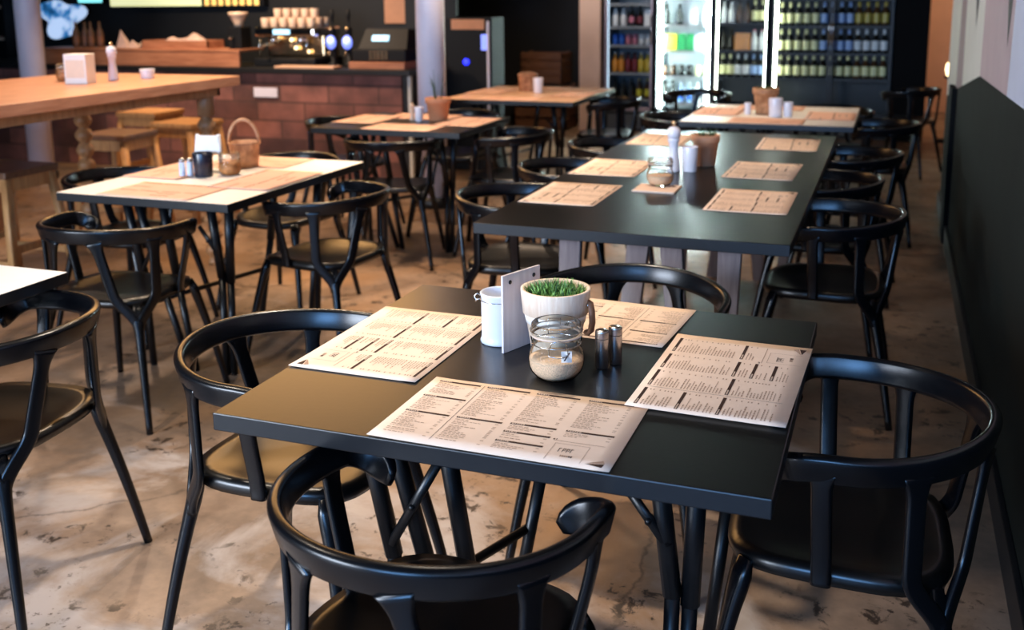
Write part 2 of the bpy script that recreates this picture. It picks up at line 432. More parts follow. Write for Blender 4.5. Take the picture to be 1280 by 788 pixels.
# ------------------------------------------------------------------ chair
def chair_parts(t):
    # seat: a rounded square dish
    mb = MB(); rings = 9; seg = 48
    def se(a, k):   # superellipse outline
        c, s_ = math.cos(a), math.sin(a); n = 3.4
        r = (abs(c)**n+abs(s_)**n)**(-1/n)
        w = .205+.012*(-s_); return Vector((k*w*r*c, k*.205*r*s_, 0))
    vs = [(0, 0, .438)]; fs = []
    prof = [(i/(rings-1), 0) for i in range(1, rings)]
    for k, _ in prof:
        for j in range(seg):
            p = se(2*PI*j/seg, k); z = .438+.016*k**3.0 + .006*(abs(p.x)/.2)**2*k
            z -= .012*max(0, p.y/.205)**3
            if k > .99: z -= .006
            vs.append((p.x, p.y, z))
    for j in range(seg): fs.append((0, 1+j, 1+(j+1) % seg))
    for i in range(rings-2):
        for j in range(seg):
            a = 1+i*seg+j; b = 1+i*seg+(j+1) % seg; fs.append((a, b, b+seg, a+seg))
    last = 1+(rings-2)*seg
    for dz, k in ((-.012, 1.006), (-.024, .985), (-.026, .8)):
        base = len(vs)
        for j in range(seg):
            p = se(2*PI*j/seg, k); vs.append((p.x, p.y, .446+dz-.012*max(0, p.y/.205)**3))
        for j in range(seg):
            fs.append((last+j, last+(j+1) % seg, base+(j+1) % seg, base+j))
        last = base
    fs.append(tuple(last+j for j in range(seg-1, -1, -1)))
    mb.add(vs, fs, 0, True)
    mb.build('seat', M['seat'], t)

    # horseshoe rail with hooked arm ends
    path = []; out = []
    Rr = .258
    for i in range(-24, 25):
        a = R(i*3.75)
        path.append(Vector((Rr*math.sin(a), -Rr*math.cos(a), .684-.013*abs(math.sin(a))**2)))
        out.append(Vector((math.sin(a), -math.cos(a), 0)))
    ext = []; exo = []
    ext += [Vector((.258, .022, .671)), Vector((.257, .042, .670))]
    for k in range(13):          # the arm ends curl inwards and dip
        th = R(-4+12.2*k); q = k/12
        ext.append(Vector((.206+.050*math.cos(th), .060+.044*math.sin(th), .669-.047*q**1.5)))
    def mir(v): return Vector((-v.x, v.y, v.z))
    P = [mir(v) for v in reversed(ext)]+path+ext
    n = len(P); S = []; U = []; secs = []
    for i in range(n):
        tg = (P[min(n-1, i+1)]-P[max(0, i-1)]).normalized()
        o = tg.cross(Vector((0, 0, 1))).normalized(); u = o.cross(tg).normalized()
        if u.dot(Vector((0, 0, 1))) < 0 and abs(u.z) > .05: u = -u
        d = min(i, n-1-i)
        tilt = R(14)
        S.append(o*math.cos(tilt)-u*math.sin(tilt)); U.append(u*math.cos(tilt)+o*math.sin(tilt))
        h = .055 if d > 14 else .050+.005*d/14
        w = .023
        if d < 8: h += .007*min(1, (8-d)/4)
        if d < 4: h, w = ((.022, .009), (.040, .017), (.051, .021), (.056, .023))[d]
        secs.append(rrect(w, h, min(w, h)*.42, 4))
    # make ups continuous
    for i in range(1, n):
        if U[i].dot(U[i-1]) < 0: U[i] = -U[i]; S[i] = -S[i]
    mb = MB(); mb.sweep(P, S, U, secs); mb.build('armrest_rail', M['chair'], t)

    def flat_bar(name, pts, ws, ts, outs):
        """tapering flat bar: ws across, ts through; outs = face normal at each point"""
        S = []; U = []; secs = []; n = len(pts)
        for i in range(n):
            tg = (Vector(pts[min(n-1, i+1)])-Vector(pts[max(0, i-1)])).normalized()
            o = Vector(outs[i]); o = (o-tg*o.dot(tg)).normalized()
            S.append(tg.cross(o)); U.append(o); secs.append(rrect(ws[i], ts[i], min(ws[i], ts[i])*.45, 3))
        m = MB(); m.sweep([Vector(p) for p in pts], S, U, secs); return m.build(name, M['chair'], t)
    legs = {}
    for sx in (-1, 1):
        for sy in (-1, 1):
            top = Vector((sx*.168, sy*.162-.002, .434)); foot = Vector((sx*.243, sy*.245, 0))
            pts = []; ws = []; ts = []; outs = []
            n = 14
            for i in range(n+1):
                k = i/n; p = top.lerp(foot, k)
                p += Vector((sx, sy*.9, 0))*(.004*math.sin(PI*k))
                if k < .06: pass
                f = max(0, 1-k/.30); dome = (.45, .85)[i] if i < 2 else 1
                ws.append((.034-.012*k+.034*f**2.4)*dome); ts.append((.033-.011*k+.006*f**2)*dome)
                pts.append(p); outs.append((sx, sy, .25))
            legs[(sx, sy)] = flat_bar('leg', pts, ws, ts, outs)
    # slats: two rise from each rear leg, one at each arm
    def slat(a_top, pts0, a_bot, w=.036):
        at = R(a_top); top = Vector((Rr*math.sin(at), -Rr*math.cos(at), .666))
        ot = Vector((math.sin(at), -math.cos(at), 0)); ab = R(a_bot); ob = Vector((math.sin(ab), -math.cos(ab), 0))
        ps = [Vector(p) for p in pts0]
        if len(ps) == 2:
            d = (top-ps[1]).normalized()
            pts = bez(ps[0], ps[0]+Vector((0, 0, .05)), ps[1]-d*.045, ps[1], 10)+bez(ps[1], ps[1]+d*.05, top-d*.05, top, 14)[1:]
        else: pts = bez(ps[0], ps[0]+Vector((0, 0, .06)), top-Vector((0, 0, .08)), top, 24)
        n = len(pts)-1; ws = []; ts = []; outs = []
        for i in range(n+1):
            k = (pts[i].z-pts[0].z)/(top.z-pts[0].z)
            ws.append(w+.030*max(0, (k-.82)/.18)**2.6); ts.append(.0155+.004*max(0, 1-k/.3)+.003*max(0, (k-.8)/.2))
            outs.append(ob.lerp(ot, k))
        flat_bar('slat', pts, ws, ts, outs)
    for sx in (-1, 1):
        slat(sx*19, [(sx*.186, -.181, .345), (sx*.120, -.218, .478)], sx*32)
        slat(sx*62, [(sx*.186, -.181, .345), (sx*.222, -.122, .478)], sx*58)
        slat(sx*97, [(sx*.2155, .026, .431)], sx*94, .036)

CHAIRS = [
 # x, y, facing (deg, 0 = away from the camera, + = turned to the left), label, group
 (.462, -.035, -9, 'black chair nearest the camera, its curved back cut by the bottom edge', 'near'),
 (1.050, .535, 92, 'black chair with a dark seat at the right side of the big black table', 'near'),
 (-.115, .475, -92, 'black chair at the left side of the big black table, golden light on its seat', 'near'),
 (.475, 1.10, 180, 'black chair behind the plant pot, facing the camera across the big black table', 'near'),
 (-.965, .385, 96, 'black chair at the plain white table, cut by the left edge of the photo', 'near'),
 (-1.48, 1.46, 4, 'black chair with its back to us at the near side of the cream table', 'cream'),
 (-1.04, 2.13, 84, 'black chair at the right side of the cream table, golden light on its seat', 'cream'),
 (-1.62, 2.74, 176, 'black chair at the far side of the cream table with the wicker handled basket', 'cream'),
 (-2.06, 2.18, -90, 'black chair at the left side of the cream table, beside the turned table leg', 'cream'),
 (-1.50, 3.66, 16, 'black chair at the near side of the black table with the terracotta pot', 'terracotta'),
 (-2.14, 4.30, -95, 'black chair left of the black table with the terracotta pot, by the brick bar', 'terracotta'),
 (-.98, 4.08, 93, 'black chair at the right side of the black table with the terracotta pot', 'terracotta'),
 (-1.60, 4.82, 178, 'black chair at the far side of the black table with the terracotta pot', 'terracotta'),
 (-.93, 6.05, 100, 'black chair with a pale blue gleam on its seat, right of the far birch table', 'birch'),
 (-.235, 2.30, -86, 'nearest black chair on the left side of the long black table', 'long'),
 (-.235, 3.02, -93, 'second black chair on the left side of the long black table', 'long'),
 (-.225, 3.76, -88, 'third black chair on the left side of the long black table', 'long'),
 (.905, 2.33, 91, 'nearest black chair on the right side of the long black table', 'long'),
 (.82, 3.02, 93, 'second black chair on the right side of the long black table', 'long'),
 (.90, 3.80, 87, 'third black chair on the right side of the long black table', 'long'),
 (-.16, 5.10, -85, 'black chair at the left side of the far cream table, before the coolers', 'far'),
 (.10, 5.76, 178, 'left one of two black chairs behind the far cream table', 'far'),
 (.72, 5.78, 184, 'right one of two black chairs behind the far cream table', 'far'),
 (1.00, 5.08, 90, 'black chair at the right side of the far cream table, by the painted wall', 'far'),
 (-.36, 6.75, 170, 'black chair standing alone in front of the bright white cooler', 'far'),
 (1.20, 7.55, 70, 'black chair at the far end of the right aisle, in front of the orange recess', 'far'),
]
GR = dict(near='chairs around the nearest tables', cream='chairs around the cream table', terracotta='chairs around the table with the terracotta pot',
          birch='chairs around the birch table', long='chairs along the long black table', far='chairs at the far end')
proto = None
for x, y, a, lab, g in CHAIRS:
    if proto is None:
        proto = thing('dining_chair', lab, 'chair', (x, y, 0), R(a), GR[g]); chair_parts(proto)
    else: dup(proto, (x, y, 0), R(a), lab, GR[g])

# ------------------------------------------------------------------ tables
TH = .74
def top_slab(t, W, D, mtop, medge, th=.033):
    mb = MB()
    bm = bmesh.new(); bmesh.ops.create_cube(bm, size=1)
    for v in bm.verts: v.co = Vector(((v.co.x+.5)*W, (v.co.y+.5)*D, TH-th+(v.co.z+.5)*th))
    bmesh.ops.bevel(bm, geom=bm.edges[:], offset=.0022, segments=2, profile=.5, affect='EDGES')
    bm.faces.ensure_lookup_table(); bm.normal_update()
    bm.verts.index_update()
    vs = [v.co[:] for v in bm.verts]
    for f in bm.faces:
        pass
    up = [[v.index for v in f.verts] for f in bm.faces if f.normal.z > .9]
    ot = [[v.index for v in f.verts] for f in bm.faces if f.normal.z <= .9]
    mb.add(vs, up, 0, False); b = len(mb.v)
    mb.add(vs, ot, 1, False)
    bm.free()
    return mb.build('tabletop', [mtop, medge], t)

def trestle_table(label, x0, y0, W, D, mtop, medge, group='dining tables with black trestles', rotz=0., yin=.25, xin=0.):
    t = thing('dining_table', label, 'table', (x0, y0, 0), rotz, group)
    top_slab(t, W, D, mtop, medge)
    zt = TH-.033
    def leg(a, knee, b):
        m = MB(); m.tube([a, knee], .018, 12); m.tube([knee, b], .0145, 12)
        m.lathe([(.014, 0), (.014, .012), (.012, .014)], (b[0], b[1], 0), 12)
        return m.build('leg', M['steel_black'], t)
    l0, r0 = .0+xin, W-xin
    for y in (yin, D-yin):
        if y > D/2:
            leg((l0+.445, y, zt), (l0+.405, y, .40), (l0+.330, y, .008))
            leg((r0-.120, y, zt), (r0-.150, y, .40), (r0-.190, y, .008))
            continue
        leg((l0+.150, y, zt), (l0+.222, y, .37), (l0+.232, y, .008))
        leg((l0+.195, y+.012, zt), (l0+.285, y+.012, .37), (l0+.400, y+.012, .008))
        leg((l0+.327, y, zt), (l0+.380, y, .38), (l0+.440, y, .008))
        leg((r0-.230, y, zt), (r0-.192, y, .40), (r0-.198, y, .008))
        leg((r0-.150, y+.012, zt), (r0-.162, y+.012, .38), (r0-.172, y+.012, .008))
        for a, b in (((l0+.335, y-.012, .60), (l0+.222, y-.012, .40)), ((r0-.275, y-.012, .60), (r0-.200, y-.012, .50))):
            m = MB(); m.tube([a, b], .010, 8, ref=(0, 1, 0), flat=.6)
            mid = Vector(a).lerp(Vector(b), .55); m.lathe([(.006, -.012), (.006, .012)], (0, 0, 0), 10, mx=Matrix.Translation(mid) @ Matrix.Rotation(R(90), 4, 'X'))
            m.build('brace', M['steel_black'], t)
    m = MB(); m.tube([(l0+.232, yin, .26), (l0+.372, D-yin, .26)], .0105, 8); m.build('crossbar', M['steel_black'], t)
    for x in (l0+.19, r0-.19):
        m = MB(); m.box((x-.06, yin-.03, zt-.018), (x+.06, D-yin+.03, zt-.0005), 0, .004); m.build('top_rail', M['steel_black'], t)
    return t

trestle_table('big black square table nearest the camera, laid with four paper menus', 0, 0, .973, .875, M['table_black'], M['table_edge'])
trestle_table('cream table with tan menus and a wicker handled basket', -1.90, 1.60, .785, 1.02, M['cream'], M['table_edge'], yin=.20)
trestle_table('black table with a terracotta pot, in front of the white column', -2.02, 3.65, .93, .80, M['table_black'], M['table_edge'])
trestle_table('plain white table cut by the left edge of the photo', -1.79, -.62, .82, 1.30, M['white_lam'], M['table_edge'], yin=.20, xin=.16)
trestle_table('birch-topped table far back near the peach pier', -1.98, 5.39, 1.0, 1.16, M['birch'], M['table_edge'])
trestle_table('far cream table at the head of the long black table, before the coolers', -.06, 4.50, .97, 1.02, M['cream'], M['table_edge'])

# long table on pale wooden trestles
LX, LY, LW, LD = -.158, 1.592, 1.005, 2.50
t = thing('long_table', 'long black table on pale wooden legs, laid with six paper menus', 'table', (LX, LY, 0))
mb = MB()
top_slab(t, LW, LD, M['table_black'], M['table_edge'], .036)
for yy in (.20, LD-.28):
    for (xa, xb) in ((.34, .30), (.50, .62), (.80, .755), (.215, .10)):
        pass
    for xa, xb, dy in ((.275, .255, 0), (.50, .42, .05), (.805, .785, 0), (.60, .66, .05)):
        m = MB()
        a = Vector((xa, yy+dy, TH-.037)); b = Vector((xb, yy+dy, .0))
        w = .036
        m.sweep([a, b], [Vector((1, 0, 0))]*2, [Vector((0, 1, 0))]*2, [rrect(.075, .035, .004, 2), rrect(.06, .035, .004, 2)])
        m.build('leg', M['pale_leg'], t)
    m = MB(); m.box((.15, yy-.02, TH-.062), (.9, yy+.07, TH-.043), 0, .004); m.build('top_beam', M['steel_black'], t)
    m = MB(); m.box((.24, yy+.015, .17), (.80, yy+.035, .225), 0, .003); m.build('stretcher', M['stool_seat'], t)

# ------------------------------------------------------------------ menus
MW, MH = .42, .2807
def menu_mesh(detail=True, seed=1):
    rnd = random.Random(seed)
    mb = MB(); nu, nv = 14, 8
    vs = []
    def hz(u, v): return .0007+.0012*(abs(u-.5)*2)**6+.0008*(abs(v-.5)*2)**8
    for j in range(nv+1):
        for i in range(nu+1):
            u, v = i/nu, j/nv; vs.append((u*MW, v*MH, hz(u, v)))
    n1 = len(vs); vs += [(x, y, z-.0006) for x, y, z in vs]
    fs = []
    for j in range(nv):
        for i in range(nu):
            a = j*(nu+1)+i; q = (a, a+1, a+nu+2, a+nu+1); fs.append(q); fs.append(tuple(n1+k for k in reversed(q)))
    rim = [i for i in range(nu+1)]+[(j+1)*(nu+1)-1 for j in range(1, nv+1)]+[nv*(nu+1)+i for i in range(nu-1, -1, -1)]+[j*(nu+1) for j in range(nv-1, 0, -1)]
    for a, b in zip(rim, rim[1:]+rim[:1]): fs.append((a, n1+a, n1+b, b))
    mb.add(vs, fs, 0, True)
    def bar(u0, u1, v0, v1, m, lift=.00035):
        k = max(1, int((u1-u0)/.08))
        for q in range(k):
            a = u0+(u1-u0)*q/k; b = u0+(u1-u0)*(q+1)/k
            pts = [(a*MW, v0*MH, hz(a, v0)+lift), (b*MW, v0*MH, hz(b, v0)+lift), (b*MW, v1*MH, hz(b, v1)+lift), (a*MW, v1*MH, hz(a, v1)+lift)]
            mb.add(pts, [(0, 1, 2, 3)], m, False)
    bars = [(.035, .235, [.945, .685, .425]), (.268, .47, [.945, .43]), (.502, .70, [.945, .45, .33, .195]), (.74, .94, [.945, .455])]
    for u0, u1, vv in bars:
        for k, v in enumerate(vv):
            bar(u0, u1, v-.011, v+.011, 1)
            low = vv[k+1]+.03 if k+1 < len(vv) else (.07 if u0 < .5 or u0 < .7 and False else (.08 if u0 < .6 else .33))
            if u0 > .7 and k == 1: low = .36
            if not detail: continue
            # tiny white-out marks at the start of each header, then rows of small print and a price column
            x = u0+.006
            while x < u0+.055:
                w = rnd.uniform(.004, .009); bar(x, x+w, v-.005, v+.005, 0, .0006); x += w+.003
            y = v-.034
            while y > low+.012:
                name = rnd.uniform(.05, .125)
                x = u0+.004
                while x < u0+name:
                    w = rnd.uniform(.008, .024); bar(x, x+w, y-.0042, y+.0042, 2); x += w+.005
                bar(u1-.022, u1-.008, y-.004, y+.004, 2)
                y -= .021
                if rnd.random() < .6 and y > low+.012:
                    x = u0+.004; e = u0+rnd.uniform(.07, .15)
                    while x < e:
                        w = rnd.uniform(.006, .018); bar(x, x+w, y-.003, y+.003, 2); x += w+.004
                    y -= .021
                if rnd.random() < .3: y -= .012
    bar(.2515, .2535, .07, .955, 1)
    if detail:
        bar(.72, .93, .305, .309, 2)
        # outlined box with the small sign-off lettering, and the wedge emblem in the corner
        for u in (.735, .875): bar(u, u+.0018, .05, .275, 2)
        bar(.735, .877, .272, .275, 2)
        x = .765
        for k in range(4):
            bar(x, x+.003, .165, .215, 1); bar(x, x+.010, .208, .215, 1)
            if k in (1, 2): bar(x, x+.010, .185, .191, 1); bar(x+.009, x+.0115, .185, .215, 1)
            x += .016
        x = .785
        for k in range(6): bar(x, x+.006, .105, .128, 1 if k > 3 else 2); x += .0085
        bar(.715, .722, .315, .33, 1); bar(.727, .731, .318, .332, 1)
        z = .0016
        P = lambda u, v: (u*MW, v*MH, hz(u, v)+.0004)
        mb.add([P(.895, .06), P(.965, .035), P(.968, .085)], [(0, 1, 2)], 1, False)
        mb.add([P(.895, .066), P(.968, .092), P(.955, .125)], [(0, 1, 2)], 2, False)
    return mb
MENU_MATS = [M['paper'], M['ink'], M['ink_light']]
_mm = menu_mesh(True, 3)
menu0 = None; menu_far = None
def menu(cx, cy, rot, label, z=TH+.0005, group='paper menus on the tables'):
    """placed by its centre; rot 0 reads from the camera side"""
    global menu0, menu_far
    a = R(rot); ox = cx-(MW/2*math.cos(a)-MH/2*math.sin(a)); oy = cy-(MW/2*math.sin(a)+MH/2*math.cos(a))
    if menu0 is None:
        menu0 = _mm.build('menu', MENU_MATS); o = menu0
    else:
        if 'far tables' in group:
            if menu_far is None:
                menu_far = menu_mesh(False, 4).build('menu', [M['kraft_paper'], M['ink'], M['ink_light']]); o = menu_far
            else: o = menu_far.copy(); COL.objects.link(o)
        else: o = menu0.copy(); COL.objects.link(o)
    o.location = (ox, oy, z); o.rotation_euler = (0, 0, a)
    return tag(o, label, 'menu', group)
menu(.5178, .1428, -.25, 'tan paper menu at the near edge of the big black table, before the jar')
menu(.142, .455, -90.25, 'tan paper menu at the left edge of the big black table, beside the pail')
menu(.832, .467, -1.7+90, 'tan paper menu at the right edge of the big black table, beside the bare corner', TH+.0032)
menu(.484, .744, 180-4.3, 'tan paper menu at the far edge of the big black table, behind the steel shakers')
# long table
menu(.005, 2.165, -90, 'tan paper menu nearest us on the left side of the long black table')
menu(.0, 2.785, -90, 'second tan paper menu on the left side of the long black table')
menu(.01, 3.70, -89, 'third, farthest tan paper menu on the left side of the long black table')
menu(.655, 2.22, 90, 'tan paper menu nearest us on the right side of the long black table')
menu(.615, 2.885, 89, 'second tan paper menu on the right side of the long black table')
menu(.64, 3.70, 91, 'third, farthest tan paper menu on the right side of the long black table')
for tx, ty, W, D, nm in ((-1.90, 1.60, .785, 1.02, 'cream table with the wicker basket'), (-2.02, 3.65, .93, .80, 'black table with the terracotta pot'), (-1.98, 5.39, 1.0, 1.16, 'far birch table'), (-.06, 4.50, .97, 1.02, 'far cream table')):
    # pinwheel of four round the table centre
    cx, cy = tx+W/2, ty+D/2
    menu(cx+(.06 if D < .9 else 0), ty+MH/2+.006, 0, 'tan paper menu, near side of the '+nm, group='paper menus on the far tables')
    menu(tx+MH/2+.006, cy+(-.0 if D > .9 else -.03)+.06, -90, 'tan paper menu, left side of the '+nm, TH+.0032, 'paper menus on the far tables')
    menu(tx+W-MH/2-.006, cy+(.02 if D > .9 else .06)-.06+(.06 if D < .9 else 0), 90, 'tan paper menu, right side of the '+nm, TH+.0032, 'paper menus on the far tables')
    menu(cx-.06, ty+D-MH/2-.006, 180, 'tan paper menu, far side of the '+nm, group='paper menus on the far tables')

# ------------------------------------------------------------------ things on the big table
# white enamel pail
t = thing('enamel_pail', 'small white enamel pail beside the grey board on the big black table', 'pail', (.347, .526, TH+.0004))
mb = MB(); mb.lathe([(.037, 0), (.041, .001), (.042, .005), (.0395, .011), (.039, .02), (.0395, .100), (.0415, .105), (.0418, .1085), (.040, .110), (.0375, .108), (.037, .03), (0, .03)], seg=48); mb.build('body', M['white_enamel'], t)
mb = MB(); pts = []
for k in range(40):
    a = 2*PI*k/40; pts.append((.0412*math.cos(a), .0412*math.sin(a), .094))
mb.tube(pts, .0009, 6, closed=True); mb.build('wire_ring', M['wire'], t)
mb = MB()
pts = [(-.040, -.012, .094)]+[(-.047-.006*math.sin(PI*k/8), -.012+.002*k/8, .090+.014*k/8) for k in range(9)]+[(-.041, -.010, .100)]
mb.tube(pts, .0013, 6); mb.tube([(-.047, -.018, .092), (-.051, -.012, .086), (-.047, -.006, .092)], .0012, 6); mb.build('wire_clasp', M['wire'], t)

# upright grey board
t = thing('menu_board', 'upright grey wooden menu board with two rivets, behind the plant pot', 'menu board', (.380, .454, TH+.0004), R(69))
mb = MB(); mb.box((0, -.0028, .0), (.118, .0028, .165), 0, .0012)
mb.build('board', M['grey_board'], t)
for x in (.022, .097):
    mb = MB(); mb.lathe([(.0045, 0), (.0045, .0012), (.003, .0022), (0, .0024)], seg=16, mx=Matrix.Translation((x, -.0028, .148)) @ Matrix.Rotation(R(90), 4, 'X'))
    mb.build('rivet', M['steel_black'], t)

# wooden bucket of greenery
t = thing('potted_plant', 'pale wooden bucket planted with short green grass, centre of the big black table', 'plant', (.484, .487, TH+.0004))
mb = MB(); mb.lathe([(.046, 0), (.048, .001), (.0615, .090), (.0668, .092), (.0712, .138), (.071, .1415), (.0645, .1415), (.0620, .125), (.045, .12), (0, .12)], seg=48)
mb.build('pot', M['pot_wood'], t)
mb = MB(); mb.lathe([(.0592, .073), (.0608, .073), (.0640, .0905), (.0628, .0912)], seg=48, cap0=False, cap1=False)
for a0 in (-2.05, -.95):      # small printed marks on the band
    for k in range(4):
        a = a0+k*.035; c, s_ = math.cos(a), math.sin(a); zc = .080+.002*(k % 2)
        T_ = Vector((-s_, c, 0)); P0 = Vector((c*.0633, s_*.0633, zc))
        mb.add([P0-T_*.0012, P0+T_*.0012, P0+T_*.0016+Vector((c*.0006, s_*.0006, .005)), P0-T_*.0006+Vector((c*.0006, s_*.0006, .005))], [(0, 1, 2, 3)], 1, False)
mb.build('band', [M['pot_band'], M['ink']], t)
mb = MB()
hp = [(.068, .0, .118), (.0745, -.004, .116), (.079, -.008, .100), (.0805, -.010, .078), (.077, -.008, .060), (.070, -.004, .053), (.064, -.001, .056)]
S = [Vector((0, 1, 0))]*7
mb.tube(hp, .0055, 8, ref=(0, 1, 0), flat=1.4)
mb.build('handle', M['leather'], t)
mb = MB()
mb.lathe([(.0075, 0), (.0075, .003), (.003, .005), (0, .005)], seg=16, mx=Matrix.Translation((.0695, -.004, .112)) @ Matrix.Rotation(R(80), 4, 'Y'))
mb.build('handle_rivet', M['chrome'], t)
mb = MB(); mb.lathe([(.0625, .122), (.05, .126), (.02, .128), (0, .128)], seg=24, cap0=False); mb.build('soil', M['soil'], t)
mb = MB()
rnd = random.Random(5)
for k in range(900):
    r = .062*math.sqrt(rnd.random()); a = rnd.random()*2*PI
    b = Vector((r*math.cos(a), r*math.sin(a), .124))
    h = rnd.uniform(.014, .028)*(1.15-.45*(r/.062)**2); lean = Vector((math.cos(a), math.sin(a), 0))*(r*.10)+Vector((rnd.uniform(-1, 1), rnd.uniform(-1, 1), 0))*.008
    w = rnd.uniform(.0014, .0026); sd = Vector((math.cos(a*7), math.sin(a*7), 0))
    vs = []; ns = 3
    for i in range(ns+1):
        q = i/ns; c = b+Vector((0, 0, h*q))+lean*q*q; ww = w*(1-q*.85)
        vs += [c-sd*ww, c+sd*ww]
    mb.add(vs, [(2*i, 2*i+1, 2*i+3, 2*i+2) for i in range(ns)], 0 if rnd.random() < .6 else 1, True)
o = mb.build('grass_blades', [M['leaf'], M['leaf_dark']], t)

def sugar_jar(label, loc, s=1., rot=0., detail=True, group=None, contents='sugar', fill=.46):
    t = thing('preserving_jar', label, 'jar', loc, rot, group)
    outer = [(.030, 0), (.038, .0015), (.0490, .014), (.0530, .026), (.0540, .038), (.0530, .050), (.0492, .058), (.0474, .062), (.0480, .0645), (.0466, .067), (.0474, .0695), (.0462, .074)]
    mb = MB()
    sc = lambda pr: [(r*s, z*s) for r, z in pr]
    mb.lathe(sc(outer), seg=48, cap0=True, cap1=False)
    mb.lathe(sc([(.0462, .074), (.0492, .0755), (.0498, .080), (.0488, .084), (.0445, .0845), (.0440, .074)]), seg=48, cap0=False, cap1=False)
    mb.build('glass_body', M['jar_glass'], t)
    mb = MB()
    zf = .085*fill
    inner = [(0, .003), (.028, .003), (.037, .0045), (.0475, .0155), (.0512, .026), (.0522, .037)]
    inner = [p for p in inner if p[1] < zf]+[(.0522, zf), (.040, zf+.003), (.015, zf+.001), (0, zf+.002)]
    mb.lathe(sc(inner), seg=40, cap0=False, cap1=False)
    mb.build(contents, M[contents], t)
    mb = MB(); mb.lathe(sc([(.0445, .0847), (.0492, .0847), (.0500, .0865), (.0492, .088), (.0445, .088)]), seg=48, cap0=False, cap1=False); mb.build('rubber_ring', M['rubber'], t)
    mb = MB(); mb.lathe(sc([(.0490, .0885), (.0502, .092), (.0492, .095), (.0480, .099), (.0484, .104), (.0476, .108), (.0455, .1098), (.0436, .1085), (.0430, .1060), (.030, .1052), (0, .1050)]), seg=48, cap0=False); mb.build('lid', M['lid_glass'], t)
    mb = MB()
    for zz_, rr in ((.0700, .0472), (.0955, .0505)):
        pts = [(rr*s*math.cos(2*PI*k/40), rr*s*math.sin(2*PI*k/40), zz_*s) for k in range(40)]
        mb.tube(pts, .0012*s, 6, closed=True)
    # bail loop hanging at the front, and the hinge at the back
    f = [(-.016, -.0450, .070), (-.016, -.054, .076), (-.013, -.057, .086), (.0, -.0585, .090), (.013, -.057, .086), (.016, -.054, .076), (.016, -.0450, .070)]
    mb.tube([Vector(p)*s for p in f], .0012*s, 6)
    g_ = [(-.018, -.0460, .0690), (-.018, -.057, .060), (0, -.0585, .0565), (.018, -.057, .060), (.018, -.0460, .0690)]
    mb.tube([Vector(p)*s for p in g_], .0011*s, 6)
    hb = [(.012, .046, .070), (.012, .056, .084), (.012, .052, .100), (-.012, .052, .100), (-.012, .056, .084), (-.012, .046, .070)]
    mb.tube([Vector(p)*s for p in hb], .0012*s, 6)
    mb.build('wire_bail', M['wire'], t)
    if detail:
        mb = MB(); mb.box((.006, -.0462, .044), (.026, -.0455, .066), 0, 0)
        mb.add([(.010, -.0466, .047), (.013, -.0466, .047), (.023, -.0466, .063), (.020, -.0466, .063)], [(0, 1, 2, 3)], 1, False)
        for k in range(5): mb.add([(.009+.003*k, -.0466, .051+.003*k), (.0105+.003*k, -.0466, .051+.003*k), (.0105+.003*k, -.0466, .0525+.003*k), (.009+.003*k, -.0466, .0525+.003*k)], [(0, 1, 2, 3)], 1, False)
        mb.build('paper_tag', [M['tag'], M['ink']], t)
    return t
sugar_jar('clip-top glass jar of brown sugar in front of the plant pot', (.524, .368, TH+.0005), 1.0, R(22))

def shaker(name, label, loc, group):
    t = thing(name, label, 'shaker', loc, 0, group)
    mb = MB(); mb.lathe([(.0118, 0), (.0122, .002), (.0134, .004), (.0137, .0745), (.0134, .0765), (.0125, .0778), (0, .0782)], seg=32); mb.build('body', M['steel'], t)
    mb = MB(); mb.lathe([(.0139, .0615), (.01395, .0620), (.0139, .0625)], seg=32, cap0=False, cap1=False)
    for k in range(6): mb.lathe([(.0009, .0783), (.0009, .0787)], (.005*math.cos(k*PI/3), .005*math.sin(k*PI/3), 0), 8)
    mb.build('cap_seam', M['steel_black'], t)
    return t
shaker('salt_shaker', 'brushed steel shaker in front of its twin, right of the sugar jar', (.595, .440, TH+.0005), 'steel shakers on the big table')
shaker('pepper_shaker', 'brushed steel shaker just behind its twin, right of the sugar jar', (.614, .470, TH+.0005), 'steel shakers on the big table')

# ------------------------------------------------------------------ things on the long table
t = thing('coaster', 'folded tan card under the sugar jar on the long black table', 'coaster', (.205, 2.27, TH+.0005))
mb = MB(); mb.box((0, 0, 0), (.16, .155, .006), 0, .0015); mb.build('card', M['paper'], t)
mb = MB(); mb.lathe([(.007, 0), (.007, .0015)], (.135, .12, .0062), 12); mb.build('print', M['ink'], t)
sugar_jar('clip-top glass jar standing on a tan card on the long black table', (.285, 2.40, TH+.0085), .96, R(15), False)
def pepper_mill(label, loc, h=.21, m='white_ceramic', group=None):
    t = thing('pepper_mill', label, 'pepper mill', loc, 0, group)
    k = h/.21
    mb = MB(); mb.lathe([(r*k, z*k) for r, z in [(.028, 0), (.029, .008), (.028, .02), (.0225, .06), (.0185, .100), (.0200, .120), (.0245, .132), (.025, .138), (.0215, .142)]], seg=32); mb.build('body', M[m], t)
    mb = MB(); mb.lathe([(r*k, z*k) for r, z in [(.0215, .142), (.0265, .148), (.0285, .162), (.0255, .178), (.015, .188), (.006, .190)]], seg=32); mb.build('head', M[m], t)
    mb = MB(); mb.lathe([(r*k, z*k) for r, z in [(.004, .188), (.0045, .195), (.009, .200), (.009, .207), (.004, .211), (0, .2115)]], seg=20); mb.build('knob', M['brass'], t)
    return t
pepper_mill('tall white pepper mill standing among the cups on the long black table', (.262, 2.76, TH+.0005))
